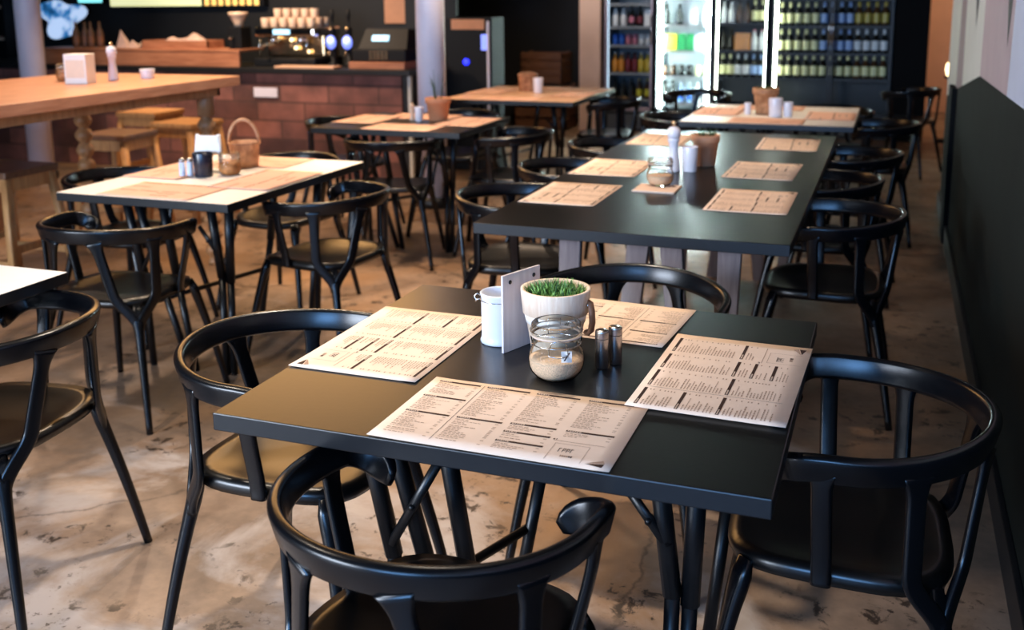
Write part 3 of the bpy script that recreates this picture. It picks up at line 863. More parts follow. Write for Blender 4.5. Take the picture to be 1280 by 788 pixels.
def tumbler(name, label, loc, r=.03, h=.09, m='white_ceramic', group=None, cat='cup'):
    mb = MB(); mb.lathe([(r*.86, 0), (r*.88, .002), (r, h*.98), (r*.98, h), (r*.93, h*.98), (r*.80, .008), (0, .008)], seg=32)
    o = mb.build(name, M[m], None, loc); return tag(o, label, cat, group)
tumbler('ceramic_cup', 'white straight cup beside the pepper mill on the long black table', (.325, 2.79, TH+.0005), .033, .105)
def small_pot(label, loc, r=.06, h=.12, m='pot_wood', rim=True, plant=True, group=None):
    t = thing('planter_pot', label, 'pot', loc, 0, group)
    mb = MB(); mb.lathe([(r*.72, 0), (r*.74, .002), (r*.93, h*.76), (r*1.03, h*.77), (r*1.06, h), (r*.96, h), (r*.9, h*.86), (0, h*.86)], seg=32); mb.build('pot', M[m], t)
    if plant:
        rnd = random.Random(int(r*1000)); mb = MB()
        for k in range(90):
            q = r*.8*math.sqrt(rnd.random()); a = rnd.random()*2*PI; b = Vector((q*math.cos(a), q*math.sin(a), h*.86))
            tip = b+Vector((rnd.uniform(-.02, .02), rnd.uniform(-.02, .02), rnd.uniform(.025, .05))); sd = Vector((math.cos(k), math.sin(k), 0))*.003
            mb.add([b-sd, b+sd, tip], [(0, 1, 2)], 0, True)
        mb.build('foliage', M['leaf_dark'], t)
    return t
small_pot('wooden pot with dark foliage behind the white cup on the long black table', (.36, 2.96, TH+.0005), .058, .135, 'kraft')
small_pot('terracotta pot on the black table before the white column', (-1.45, 4.17, TH+.0005), .075, .135, 'terracotta', plant=False)
# twigs in the terracotta pot
t = [o for o in bpy.data.objects if o.get('label', '').startswith('terracotta pot')][0]
mb = MB(); rnd = random.Random(2)
for k in range(14):
    a = rnd.random()*2*PI; b = Vector((.02*math.cos(a), .02*math.sin(a), .118))
    mb.tube([b, b+Vector((.01*math.cos(a), .01*math.sin(a), .08)), b+Vector((.03*math.cos(a), .03*math.sin(a), rnd.uniform(.1, .19)))], [.002, .0015, .0006], 5)
mb.build('dry_twigs', M['leaf_dark'], t)
tumbler('ceramic_cup', 'small white cup beside the terracotta pot', (-1.545, 4.10, TH+.0005), .027, .085)
pepper_mill('small dark pepper mill left of the white cup by the terracotta pot', (-1.60, 4.12, TH+.0005), .11, 'cup')

# ------------------------------------------------------------------ things on the cream table
def basket(label, loc, r=.075, h=.10, arch=.1, group=None):
    t = thing('wicker_basket', label, 'basket', loc, R(20), group)
    mb = MB(); mb.lathe([(r*.85, 0), (r*.87, .002), (r, h*.9), (r*1.05, h*.92), (r*1.05, h), (r*.95, h), (r*.9, h*.8), (0, h*.8)], seg=36); mb.build('body', M['basket'], t)
    if arch:
        mb = MB(); pts = []
        for k in range(17):
            a = PI*k/16; pts.append((r*1.0*math.cos(a), 0, h*.93+arch*math.sin(a)))
        mb.tube(pts, .008, 8, ref=(0, 1, 0), flat=1.3); mb.build('arch_handle', M['basket'], t)
    return t
basket('round wicker basket with an arched handle on the cream table', (-1.555, 2.345, TH+.0005), .066, .11, .105)
sugar_jar('small glass jar of amber contents in front of the wicker basket', (-1.487, 2.14, TH+.0005), .86, 0, False, contents='amber', fill=.7)
t = thing('easel_stand', 'white wooden easel stand beside the wicker basket', 'stand', (-1.60, 2.15, TH+.0005), R(10))
for x in (-.055, .055):
    mb = MB(); mb.tube([(x*1.1, -.01, 0), (x*.85, .01, .165)], .009, 6, ref=(0, 1, 0)); mb.build('post', M['white_lam'], t)
mb = MB(); mb.box((-.05, -.004, .085), (.05, .008, .16), 0, .002); mb.build('panel', M['white_lam'], t)
mb = MB(); mb.box((-.055, .01, 0), (.055, .05, .012), 0, .002); mb.build('foot', M['white_lam'], t)
tumbler('tumbler', 'dark navy tumbler in front of the white easel stand', (-1.572, 2.075, TH+.0005), .042, .10, 'navy')
for k, (x, y, w) in enumerate(((-1.655, 2.045, 'leftmost small blue and white shaker beside the navy tumbler'), (-1.628, 2.06, 'small blue and white shaker next to the navy tumbler'))):
    t = thing('salt_shaker', w, 'shaker', (x, y, TH+.0005), 0, 'shakers on the cream table')
    mb = MB(); mb.lathe([(.0125, 0), (.013, .002), (.0125, .062)], seg=20); mb.build('body', M['blue_white'], t)
    mb = MB(); mb.lathe([(.0128, .062), (.0130, .070), (.008, .077), (0, .078)], seg=20); mb.build('cap', M['steel'], t)
# far tables
basket('small wicker basket on the far birch table', (-1.58, 6.15, TH+.0005), .075, .13, 0.02)
tumbler('ceramic_cup', 'white cup beside the small wicker basket on the far birch table', (-1.45, 6.02, TH+.0005), .04, .115)
small_pot('wooden bucket with dark leaves on the far cream table', (.37, 5.02, TH+.0005), .075, .16, 'basket')
tumbler('ceramic_cup', 'grey-white cup in front of the wooden bucket on the far cream table', (.445, 4.90, TH+.0005), .042, .11)
tumbler('ceramic_cup', 'short white cup at the right of the wooden bucket on the far cream table', (.515, 4.93, TH+.0005), .030, .085)
tumbler('drinking_glass', 'small pale glass at the left of the wooden bucket on the far cream table', (.27, 4.98, TH+.0005), .022, .07)

# ------------------------------------------------------------------ high table and stools
HT = 1.05
t = thing('high_table', 'tall oak table on bobbin-turned legs at the left', 'table', (-3.42, .95, 0))
mb = MB(); mb.box((0, 0, HT-.055), (1.12, 2.45, HT), 0, .006); mb.build('tabletop', M['oak'], t)
mb = MB()
for lo, hi in (((.08, .08, HT-.105), (1.04, .105, HT-.055)), ((.08, 2.345, HT-.105), (1.04, 2.37, HT-.055)), ((.08, .08, HT-.105), (.105, 2.37, HT-.055)), ((1.015, .08, HT-.105), (1.04, 2.37, HT-.055))): mb.box(lo, hi)
mb.build('apron', M['oak_leg'], t)
prof = [(.035, 0), (.04, .02)]
z = .04
while z < .80:
    for q in range(9):
        a = PI*q/8; prof.append((.026+.024*math.sin(a), z+.085*q/8))
    z += .088
prof += [(.03, z+.005), (.045, z+.01), (.045, HT-.06)]
for x in (.13, .99):
    for y in (.13, 2.30):
        mb = MB(); mb.lathe(prof, (x, y, 0), 20); mb.build('leg', M['oak_leg'], t)

t = thing('menu_box', 'pinkish white card box standing on the tall oak table', 'box', (-2.80, 2.74, HT+.0005), R(12))
mb = MB(); mb.box((-.06, -.045, 0), (.06, .045, .15), 0, .003); mb.build('carton', M['tag'], t)
mb = MB(); mb.box((-.05, -.0465, .03), (.05, -.0455, .12), 0, 0); mb.build('card', M['cup'], t)
pepper_mill('white pepper mill on the tall oak table beside the card box', (-2.76, 2.93, HT+.0005), .20)
sugar_jar('glass jar of amber contents on the tall oak table', (-3.00, 2.84, HT+.0005), .8, 0, False, contents='amber', fill=.8)
tumbler('ceramic_cup', 'low white cup behind the pepper mill on the tall oak table', (-2.68, 3.10, HT+.0005), .04, .05)

def stool(label, x, y, rot, h=.66, seat='stool_seat', w=.34):
    t = thing('bar_stool', label, 'stool', (x, y, 0), R(rot), 'wooden stools at the tall oak table')
    mb = MB(); mb.box((-w/2, -w/2, h-.035), (w/2, w/2, h), 0, .008); mb.build('seat', M[seat], t)
    for sx in (-1, 1):
        for sy in (-1, 1):
            mb = MB(); mb.sweep([Vector((sx*(w/2-.03), sy*(w/2-.03), h-.036)), Vector((sx*(w/2+.035), sy*(w/2+.035), 0))], [Vector((1, 0, 0))]*2, [Vector((0, 1, 0))]*2, [rrect(.038, .038, .005, 2)]*2)
            mb.build('leg', M['stool_wood'], t)
    for sy in (-1, 1):
        mb = MB(); mb.box((-w/2+.01, sy*(w/2-.03)-.011, h-.10), (w/2-.01, sy*(w/2-.03)+.011, h-.036)); mb.build('seat_rail', M['stool_wood'], t)
        mb = MB(); mb.box((-w/2, sy*(w/2+.012)-.011, .19), (w/2, sy*(w/2+.012)+.011, .225)); mb.build('footrest', M['stool_wood'], t)
    for sx in (-1, 1):
        mb = MB(); mb.box((sx*(w/2-.03)-.011, -w/2+.01, h-.10), (sx*(w/2-.03)+.011, w/2-.01, h-.036)); mb.build('seat_rail', M['stool_wood'], t)
        mb = MB(); mb.box((sx*(w/2+.008)-.011, -w/2, .26), (sx*(w/2+.008)+.011, w/2, .295)); mb.build('footrest', M['stool_wood'], t)
stool('dark-seated wooden stool under the tall oak table, cut by the left edge of the photo', -3.02, 2.42, 0)
stool('dark-seated wooden stool just beyond the bobbin leg of the tall oak table', -3.42, 3.68, 4)
stool('pale-seated wooden stool nearest the wicker basket, beyond the tall oak table', -3.38, 4.30, -3, .66, 'stool_wood')
stool('pale-seated wooden stool furthest back, before the brick bar', -3.95, 4.62, 0, .68, 'stool_wood')
# long bench at the far side of the tall table
t = thing('bench', 'low red-brown plank bench beyond the tall oak table', 'bench', (-5.3, 3.1, 0))
mb = MB(); mb.box((0, 0, .70), (1.15, .42, .745), 0, .006); mb.build('plank', M['bar_panel'], t)
for x in (.08, 1.03):
    mb = MB(); mb.box((x, .04, 0), (x+.05, .38, .70), 0, .004); mb.build('leg', M['stool_seat'], t)

# ------------------------------------------------------------------ bar
BY = 5.9
mb = MB(); mb.box((-7.6, BY, 0), (-2.556, BY+.14, .858)); mb.build('wall_bar', M['brick']); struct(bpy.data.objects['wall_bar'])
t = thing('bar_counter', 'dark stone bar counter along the top of the brick bar', 'counter', (-7.6, BY-.05, 0))
mb = MB(); mb.box((0, 0, .86), (5.14, .72, .905), 0, .006); mb.build('worktop', M['dark_counter'], t)
mb = MB(); mb.box((5.05, .06, 0), (5.10, .70, .86)); mb.build('end_panel', M['dark_counter'], t)
mb = MB(); mb.box((5.102, .045, 0), (5.125, .085, .86), 0, .003); mb.build('corner_strip', M['tri_cream'], t)
t = thing('display_ledge', 'red-brown wooden ledge raised on the bar counter, left half', 'ledge', (-6.25, BY+.02, .905))
mb = MB(); mb.box((0, 0, .0), (2.17, .03, .125), 0, .004); mb.build('front_board', M['bar_panel'], t)
mb = MB(); mb.box((-.01, -.005, .125), (2.18, .36, .145), 0, .004); mb.build('shelf', M['bar_panel'], t)
t = thing('chopping_block', 'red-brown wooden block under the till', 'block', (-3.05, BY+.05, .905))
mb = MB(); mb.box((0, 0, .0), (.50, .38, .055), 0, .005); mb.build('block', M['bar_panel'], t)
tag(MB().box((-3.70, BY-.04, .9055), (-3.14, BY+.10, .925), 0, .004).build('serving_board', M['birch']), 'pale serving board lying on the bar counter before the beer taps', 'board')
# grey and dark tiles in the brick face read as plates
tag(MB().box((-3.93, BY-.012, .66), (-3.70, BY-.001, .74), 0, .003).build('notice_plate', M['pillar']), 'pale grey plate fixed to the brick front of the bar', 'plate')
# till
t = thing('cash_register', 'black till with a lit blue screen on the bar', 'till', (-2.80, BY+.26, .9605))
mb = MB(); mb.box((-.24, -.17, 0), (.24, .19, .10), 0, .01); mb.build('drawer_base', M['machine'], t)
mb = MB(); mb.add([(-.22, -.10, .10), (.22, -.10, .10), (.22, .14, .10), (-.22, .14, .10), (-.18, -.02, .26), (.2, -.02, .26), (.2, .12, .25), (-.18, .12, .25)], [(0, 1, 5, 4), (1, 2, 6, 5), (2, 3, 7, 6), (3, 0, 4, 7), (4, 5, 6, 7), (3, 2, 1, 0)], 0, False); mb.build('housing', M['machine'], t)
mb = MB(); mb.box((-.075, -.004, -.025), (.075, .004, .025), mx=Matrix.Translation((-.03, -.063, .185)) @ Matrix.Rotation(R(-27), 4, 'X')); mb.build('screen', M['screen_cyan'], t)
mb = MB()
for i in range(5):
    for j in range(3): mb.box((-.08+.035*i, -.175, .02+.025*j), (-.055+.035*i, -.169, .038+.025*j))
mb.build('keypad', M['brass'], t)
# beer taps
for k, x in enumerate((-3.355, -3.20)):
    t = thing('beer_tap', ('black beer tap with a lit blue badge, farther from the till', 'black beer tap with a lit blue badge, beside the till')[k], 'tap', (x, BY+.34, .905), 0, 'beer taps on the bar')
    mb = MB(); mb.lathe([(.05, 0), (.05, .02), (.028, .03), (.026, .30), (.03, .31), (.012, .33), (.012, .40), (.018, .41), (.014, .47), (0, .475)], seg=20); mb.build('column', M['machine'], t)
    mb = MB(); mb.lathe([(.046, 0), (.046, .012)], seg=24, mx=Matrix.Translation((0, -.03, .20)) @ Matrix.Rotation(R(90), 4, 'X') @ Matrix.Scale(1.25, 4, (0, 1, 0))); mb.lathe([(.030, 0.012), (.030, .0135)], seg=24, m=1, mx=Matrix.Translation((0, -.03, .213)) @ Matrix.Rotation(R(90), 4, 'X')); mb.build('badge', [M['tap_blue'], M['tap_white']], t)
    mb = MB(); mb.tube([(0, -.02, .12), (0, -.07, .12), (0, -.08, .09)], .008, 8); mb.build('spout', M['brass'], t)
    mb = MB(); mb.lathe([(.016, 0), (.02, .015), (.0, .032)], (0, -.03, .30), 16); mb.build('handle_knob', M['brass'], t)
# espresso machine with cups on top
t = thing('espresso_machine', 'brass and chrome espresso machine loaded with cups on the bar', 'coffee machine', (-3.72, BY+.36, .905))
mb = MB(); mb.box((-.30, -.22, .0), (.30, .26, .07), 0, .012); mb.build('drip_tray', M['machine'], t)
mb = MB(); mb.box((-.28, -.02, .07), (.28, .24, .30), 0, .02); mb.build('body', M['brass'], t)
mb = MB(); mb.box((-.29, -.20, .25), (.29, .25, .33), 0, .02); mb.build('top_deck', M['chrome'], t)
for x in (-.15, .12):
    mb = MB(); mb.lathe([(.04, 0), (.045, .04), (.03, .06)], (x, -.12, .19), 20); mb.tube([(x, -.14, .19), (x, -.30, .18)], .013, 8); mb.build('group_head', M['chrome'], t)
for x in (-.24, .22):
    mb = MB(); mb.tube([(x, -.18, .26), (x, -.21, .18), (x, -.19, .08)], .007, 8); mb.build('steam_wand', M['chrome'], t)
mb = MB(); mb.box((-.10, -.206, .27), (.06, -.200, .31)); mb.build('display', M['screen_cyan'], t)
cup0 = None
for k in range(18):
    i, j = k % 6, k//6
    lbl = 'cream coffee cup stacked on top of the espresso machine'
    loc = (-3.72-.225+.09*i, BY+.36-.12+.11*j, 1.2355)
    if cup0 is None:
        cup0 = tumbler('coffee_cup', lbl, loc, .038, .075, 'cup', 'cups on the espresso machine')
    else:
        o = cup0.copy(); COL.objects.link(o); o.location = loc
for k in range(5):
    o = cup0.copy(); COL.objects.link(o); o.location = (-3.90+.09*k, BY+.36+.01, 1.311)
    o['label'] = 'cream coffee cup in the upper row on top of the espresso machine'; o['group'] = 'upper cups on the espresso machine'
for k, (x, z) in enumerate(((-.16, .24), (-.02, .22), (.02, .15), (.14, .12))):
    mb = MB(); mb.lathe([(.014, 0), (.014, .01), (.008, .016), (0, .017)], seg=14, mx=Matrix.Translation((x, -.045, z)) @ Matrix.Rotation(R(90), 4, 'X')); mb.build('glint_dot', M['bulb'], t)  # added glowing dots in place of the glints on the metal
# coffee grinder
t = thing('coffee_grinder', 'black coffee grinder with a tan hopper on the bar', 'grinder', (-4.19, BY+.2, 1.0505)); t.scale = (.72, .72, .72)
mb = MB(); mb.box((-.09, -.1, .0), (.09, .12, .26), 0, .012); mb.build('body', M['machine'], t)
mb = MB(); mb.lathe([(.05, .26), (.055, .30), (.095, .38), (.115, .405), (.115, .43), (0, .435)], seg=28); mb.build('hopper', M['cup'], t)
mb = MB(); mb.tube([(0, -.1, .14), (0, -.2, .13)], .014, 8); mb.build('portafilter_fork', M['chrome'], t)
# tray of rolls
t = thing('wooden_tray', 'brown wooden tray on the bar ledge', 'tray', (-4.78, BY+.2, 1.0505))
mb = MB(); mb.box((-.35, -.12, 0), (.35, .12, .012)); mb.box((-.35, -.12, .012), (.35, -.108, .07)); mb.box((-.35, .108, .012), (.35, .12, .07)); mb.box((-.35, -.12, .012), (-.338, .12, .07)); mb.box((.338, -.12, .012), (.35, .12, .07)); mb.build('crate', M['bar_panel'], t)
mb = MB(); rnd = random.Random(9)
vs = []; fs = []; nu, nv = 14, 8
for j in range(nv+1):
    for i in range(nu+1):
        u, v = i/nu, j/nv; e = math.sin(PI*u)**.6*math.sin(PI*v)**.6
        vs.append((-.24+.48*u, -.09+.18*v, .014+e*(.10+.03*math.sin(9*u+2*v)+rnd.uniform(-.01, .01))))
for j in range(nv):
    for i in range(nu): a = j*(nu+1)+i; fs.append((a, a+1, a+nu+2, a+nu+1))
mb.add(vs, fs, 0, True)
o = mb.build('cloth', M['cloth'], None, (-4.74, BY+.2, 1.051)); tag(o, 'white crumpled cloth heaped in the brown wooden tray', 'cloth')
# folded napkins
for k, x in enumerate((-5.42, -5.30)):
    mb = MB(); h = .16 if k == 0 else .07
    mb.add([(-.06, -.04, 0), (.06, -.04, 0), (.06, .04, 0), (-.06, .04, 0), (-.03, 0, h)], [(0, 1, 4), (1, 2, 4), (2, 3, 4), (3, 0, 4), (3, 2, 1, 0)], 0, False)
    tag(mb.build('folded_napkin', M['cloth'], None, (x, BY+.2, 1.0505)), ('tall folded white napkin on the bar ledge', 'low folded white napkin on the bar ledge beside the tall one')[k], 'napkin')
tag(MB().lathe([(.030, 0), (.042, .02), (.035, .045), (0, .055)], seg=20).build('bread_roll', M['cup'], None, (-5.185, BY+.18, 1.0505)), 'small pale roll between the napkins and the brown wooden tray', 'roll')
# bottles at the left of the ledge
for k in range(4):
    mb = MB(); mb.lathe([(.03, 0), (.032, .01), (.032, .13), (.012, .18), (.011, .23), (0, .232)], seg=16)
    mb.lathe([(.0325, .04), (.0325, .10)], seg=16, m=1, cap0=False, cap1=False)
    tag(mb.build('sauce_bottle', [M['stool_seat'], M['leather']], None, (-5.98+.085*k, BY+.22+.02*(k % 2), 1.0505)), 'dark red-brown bottle in the row on the left end of the bar ledge', 'bottle', 'bottles on the bar ledge')
# backlit shelf and screens behind the bar
BB = 7.05
mb = MB(); mb.box((-7.9, BB, 0), (-2.9, BB+.12, 3)); struct(mb.build('wall_bar_back', M['dark_wall']))
t = thing('backlit_menu_sign', 'long backlit menu strip glowing yellow-green above the bar', 'lit sign', (-6.30, BB-.095, 1.405))
mb = MB(); mb.box((0, 0, 0), (1.80, .09, .4), 0, .004); mb.build('case', M['machine'], t)
mb = MB(); mb.box((.01, -.006, .006), (1.10, -.001, .38)); mb.build('yellow_panel', M['menu_glow'], t)
mb = MB()
for k in range(8): mb.box((1.14+.08*k, -.006, .008), (1.19+.08*k, -.001, .2))
mb.build('amber_panel', M['menu_warm'], t)
t = thing('bar_screen', 'cyan screen glowing at the top left above the bar', 'screen', (-6.70, BB-.09, 1.452))
mb = MB(); mb.box((-.01, 0, -.008), (.31, .05, .25), 0, .003); mb.build('frame', M['machine'], t)
mb = MB(); mb.box((0, -.004, 0), (.30, -.001, .23)); mb.build('screen', M['screen_top'], t)
# blue and white lit picture
def cloud_mat():
    m, nt, b = new_mat('blue_white_lit_picture')
    N, L = nt.nodes.new, nt.links.new
    tc = N('ShaderNodeTexCoord'); nz = N('ShaderNodeTexNoise'); nz.inputs['Scale'].default_value = 5.5; nz.inputs['Detail'].default_value = 2
    L(tc.outputs['Object'], nz.inputs['Vector'])
    rp = N('ShaderNodeValToRGB'); e = rp.color_ramp.elements
    e[0].position = .36; e[0].color = (.01, .06, .16, 1); e[1].position = .54; e[1].color = (.55, .72, 1, 1)
    k = e.new(.44); k.color = (.03, .20, .50, 1)
    L(nz.outputs['Fac'], rp.inputs['Fac']); L(rp.outputs['Color'], b.inputs['Emission Color']); L(rp.outputs['Color'], b.inputs['Base Color'])
    b.inputs['Emission Strength'].default_value = .8
    return m
t = thing('lit_picture', 'blotchy blue and white lit picture behind the bar, beside the left column', 'picture', (-6.98, BB-.05, 1.30))
mb = MB()
n = 40; vs = [(0, 0, 0)]
for k in range(n):
    a = 2*PI*k/n; r = .24*(1+.22*math.sin(3*a+.5)+.12*math.sin(5*a)); vs.append((r*1.15*math.cos(a), 0, r*.8*math.sin(a)))
fr = [(x, -.004, z) for x, _, z in vs]; bk = [(x*1.02, .03, z*1.02) for x, _, z in vs]
mb.add(fr, [(0, 1+(k+1) % n, 1+k) for k in range(n)], 0, False)
mb.build('picture_face', cloud_mat(), t)
mb = MB(); mb.add(bk+[(x*1.02, -.003, z*1.02) for x, _, z in vs], [(1+k, 1+(k+1) % n, n+2+(k+1) % n, n+2+k) for k in range(n)]+[(0, 1+k, 1+(k+1) % n) for k in range(n)], 0, False)
mb.build('backing', M['machine'], t)
# poster behind the till
tag(MB().box((-3.27, 7.03, 1.24), (-2.97, 7.045, 1.62), 0, .002).build('poster_sign', M['kraft']), 'tan paper poster hanging behind the till, left of the column', 'poster')
mb = MB(); mb.box((-3.05, 7.0, 0), (-2.55, 7.05, 3)); struct(mb.build('wall_bar_end', M['dark_wall']))
# tall dark drinks machine behind the column
t = thing('drinks_machine', 'tall dark drinks machine with a blue light, right of the white column', 'machine', (-2.48, 6.6, 0))
mb = MB(); mb.box((0, 0, 0), (.42, .3, 1.30), 0, .01); mb.build('cabinet', M['machine'], t)
mb = MB(); mb.box((.385, -.018, .10), (.405, .0, 1.27), 0, .004); mb.build('chrome_edge', M['pillar'], t)
mb = MB(); mb.box((.06, -.01, 1.20), (.36, .0, 1.285), 0, .004); mb.build('top_panel', M['kraft'], t)
mb = MB(); mb.lathe([(.028, 0), (.028, .006)], seg=16, mx=Matrix.Translation((.19, 0, .93)) @ Matrix.Rotation(R(90), 4, 'X')); mb.build('indicator_light', M['blue_lamp'], t)
mb = MB(); mb.box((.33, -.008, 1.03), (.38, 0, 1.16)); mb.build('side_light', M['tap_blue'], t)
# dark shelving on the far left
t = thing('shelf_unit', 'dark shelf unit with beige planks at the far left edge', 'shelf', (-8.05, 6.7, 0))
mb = MB(); mb.box((0, .3, 0), (.62, .34, 2.2)); mb.box((0, 0, 0), (.03, .3, 2.2)); mb.box((.59, 0, 0), (.62, .3, 2.2)); mb.build('carcass', M['machine'], t)
for z in (.75, 1.08, 1.40):
    mb = MB(); mb.box((.03, .0, z), (.59, .3, z+.03)); mb.build('shelf_plank', M['birch'], t)
# crates stacked against the dark wall
for k, (x, w, z, h) in enumerate(((-3.02, .30, 0, .46), (-2.66, .36, 0, .52), (-2.95, .5, .525, .34))):
    pass
t = thing('wooden_crate', 'dim brown slatted crate against the dark far wall, larger lower one', 'crate', (-2.9, 9.4, 0), 0, 'crates by the far wall')
def crate(t, w, d, h):
    mb = MB()
    for k in range(4):
        z = h*(.04+.245*k)
        mb.box((0, 0, z), (w, .015, z+h*.19)); mb.box((0, d-.015, z), (w, d, z+h*.19)); mb.box((0, 0, z), (.015, d, z+h*.19)); mb.box((w-.015, 0, z), (w, d, z+h*.19))
    mb.build('slats', M['stool_seat'], t)
    mb = MB()
    for x in (.015, w-.045):
        for y in (.015, d-.045): mb.box((x, y, 0), (x+.03, y+.03, h))
    mb.box((.015, .015, 0), (w-.015, d-.015, .015)); mb.build('posts_and_base', M['stool_seat'], t)
crate(t, .62, .4, .5)
t = thing('wooden_crate', 'dim brown slatted crate stacked on top of the larger one by the far wall', 'crate', (-2.84, 9.44, .5005), 0, 'crates by the far wall'); crate(t, .5, .34, .36)

# ------------------------------------------------------------------ drinks coolers
FY = 9.5
def cooler(label, x0, x1, liner, shelves, led, frame, strips, doors=1, base=.22, H=2.0):
    W = x1-x0; D = .55
    t = thing('drinks_cooler', label, 'cooler', (x0, FY, 0), 0, 'drinks coolers')
    mb = MB()
    mb.box((0, .03, 0), (.03, D, H)); mb.box((W-.03, .03, 0), (W, D, H)); mb.box((0, .03, H-.05), (W, D, H)); mb.box((0, D-.03, 0), (W, D, H)); mb.box((0, .03, 0), (W, D, base))
    mb.build('cabinet', M['fridge_body'], t)
    mb = MB()
    quad(mb, [(.031, D-.031, base), (W-.031, D-.031, base), (W-.031, D-.031, H-.051), (.031, D-.031, H-.051)])
    quad(mb, [(.031, .05, base), (.031, D-.031, base), (.031, D-.031, H-.051), (.031, .05, H-.051)])
    quad(mb, [(W-.031, .05, base), (W-.031, D-.031, base), (W-.031, D-.031, H-.051), (W-.031, .05, H-.051)])
    quad(mb, [(.031, .05, H-.052), (W-.031, .05, H-.052), (W-.031, D-.031, H-.052), (.031, D-.031, H-.052)])
    quad(mb, [(.031, .05, base+.001), (W-.031, .05, base+.001), (W-.031, D-.031, base+.001), (.031, D-.031, base+.001)])
    mb.build('liner', liner, t)
    for z in shelves:
        mb = MB(); mb.box((.034, .06, z-.012), (W-.034, D-.034, z), 0); mb.box((.034, .05, z-.026), (W-.034, .06, z+.006), 1)
        mb.build('shelf', [M['grille'], liner], t)
    for sx in strips:
        mb = MB(); mb.box((sx*W-.014, .038, base+.02), (sx*W+.014, .056, H-.07), 0, .003); mb.build('light_strip', led, t)
    mb = MB(); mb.box((.05, .045, H-.085), (W-.05, .075, H-.06), 0, .003); mb.build('light_strip', {'led_tube_blue': M['led_fill_blue'], 'led_tube_white': M['led_fill_white']}.get(led.name, M['led_fill']), t)  # added tube, out of view, that brightens the stock and liner
    mb = MB()
    for k in range(7): mb.box((.04, .0, .04+.022*k), (W-.04, .03, .052+.022*k))
    mb.build('grille', M['grille'], t)
    w = W/doors
    for d in range(doors):
        a, b = d*w+.004, (d+1)*w-.004
        mb = MB()
        hz = .08 if led is M['led'] else .17  # the deeper header screens the added top tube
        for lo, hi in (((a, 0, base+.01), (a+.022, .028, H-.03)), ((b-.022, 0, base+.01), (b, .028, H-.03)), ((a, 0, base+.01), (b, .028, base+.05)), ((a, 0, H-hz), (b, .028, H-.03))): mb.box(lo, hi, 0, .003)
        dr = mb.build('door', frame, t)
        mb = MB(); mb.box((a+.022, .012, base+.05), (b-.022, .016, H-hz)); mb.build('glass_pane', M['pane'], dr)
        hx = b-.012 if d == 0 else a+.012
        mb = MB(); mb.tube([(hx, 0, .95), (hx, -.03, .97), (hx, -.03, 1.25), (hx, 0, 1.27)], .007, 8); mb.build('handle', M['chrome'], dr)
    return t
Z1 = (.35, .64, .94, 1.14, 1.385, 1.68); Z2 = (.32, .61, .88, 1.155, 1.44, 1.72); Z3 = (.52, .61, .89, 1.175, 1.45, 1.72); Z4 = (.48, .61, .87, 1.145, 1.42, 1.70)
cooler('narrow blue-white drinks cooler furthest left, next to the peach pier', -1.88, -1.345, M['fridge_grey'], Z1, M['led_blue'], M['fridge_mauve'], (.04,))
cooler('brightest white drinks cooler, second from the peach pier', -1.32, -.71, M['fridge_white'], Z2, M['led'], M['fridge_body'], (.085, .93))
cooler('dark drinks cooler with a white light strip, third from the peach pier', -.70, -.13, M['fridge_dark'], Z3[1:], M['led_soft'], M['fridge_body'], (.05, .955))
cooler('wide two-door bottle cooler beside the black wall at the right', -.105, 1.075, M['fridge_dark'], Z4[1:], M['led_soft'], M['fridge_body'], (.035,), 2)

def item_mesh(kind):
    mb = MB()
    if kind == 'can': mb.lathe([(.026, 0), (.032, .006), (.032, .108), (.026, .115), (0, .116)], seg=14)
    elif kind == 'carton': mb.box((-.04, -.035, 0), (.04, .035, .15), 0, .003); mb.box((-.04, -.006, .15), (.04, .006, .18), 0)
    elif kind == 'bottle':
        mb.lathe([(.03, 0), (.033, .006), (.033, .12), (.014, .175), (.013, .215), (0, .217)], seg=14)
        mb.lathe([(.0335, .035), (.0335, .105)], seg=14, m=1, cap0=False, cap1=False); mb.lathe([(.0145, .198), (.0145, .218), (0, .219)], seg=14, m=2, cap0=False)
    elif kind == 'wine':
        mb.lathe([(.034, 0), (.037, .006), (.037, .135), (.015, .185), (.0145, .235), (0, .237)], seg=14)
        mb.lathe([(.0375, .03), (.0375, .125)], seg=14, m=1, cap0=False, cap1=False); mb.lathe([(.0155, .19), (.0155, .238), (0, .239)], seg=14, m=1, cap0=False)
    return mb
def cm(n, c, r=.35, v=.06): return mat(n, c, r, var=v, scale=30)
IM = dict(blue=cm('blue_can', srgb(40, 96, 190)), pink=cm('pink_label', srgb(196, 120, 138)), white=cm('white_label', srgb(220, 224, 226)), green=cm('green_can', srgb(40, 150, 84)),
          lime=cm('lime_can', srgb(196, 190, 50)), orange=cm('orange_juice', srgb(206, 134, 38)), red=cm('dark_red_drink', srgb(110, 30, 34)), yellow=cm('yellow_drink', srgb(196, 172, 60)),
          dark=cm('dark_bottle_glass', srgb(24, 22, 18), .15), brown=cm('brown_bottle_glass', srgb(72, 44, 22), .15), cream=cm('cream_label', srgb(226, 224, 170)), bluelab=cm('pale_blue_label', srgb(150, 178, 222)), gold=cm('gold_cap', srgb(190, 170, 80)))
_cache = {}
def stock(kind, mats, x, y, z, label, group, cat='bottle'):
    key = (kind, mats)
    if key not in _cache:
        names = dict(can='drink_can', carton='drink_carton', bottle='drink_bottle', wine='wine_bottle')
        o = item_mesh(kind).build(names[kind], [IM[m] for m in mats]); _cache[key] = o
    else:
        o = _cache[key].copy(); COL.objects.link(o)
    o.location = (x, y, z); o.rotation_euler = (0, 0, random.uniform(-.3, .3) if kind != 'carton' else 0)
    tag(o, label, cat, group)
    return o
sh = ['lowest', 'second lowest', 'middle', 'upper', 'topmost visible', 'top']
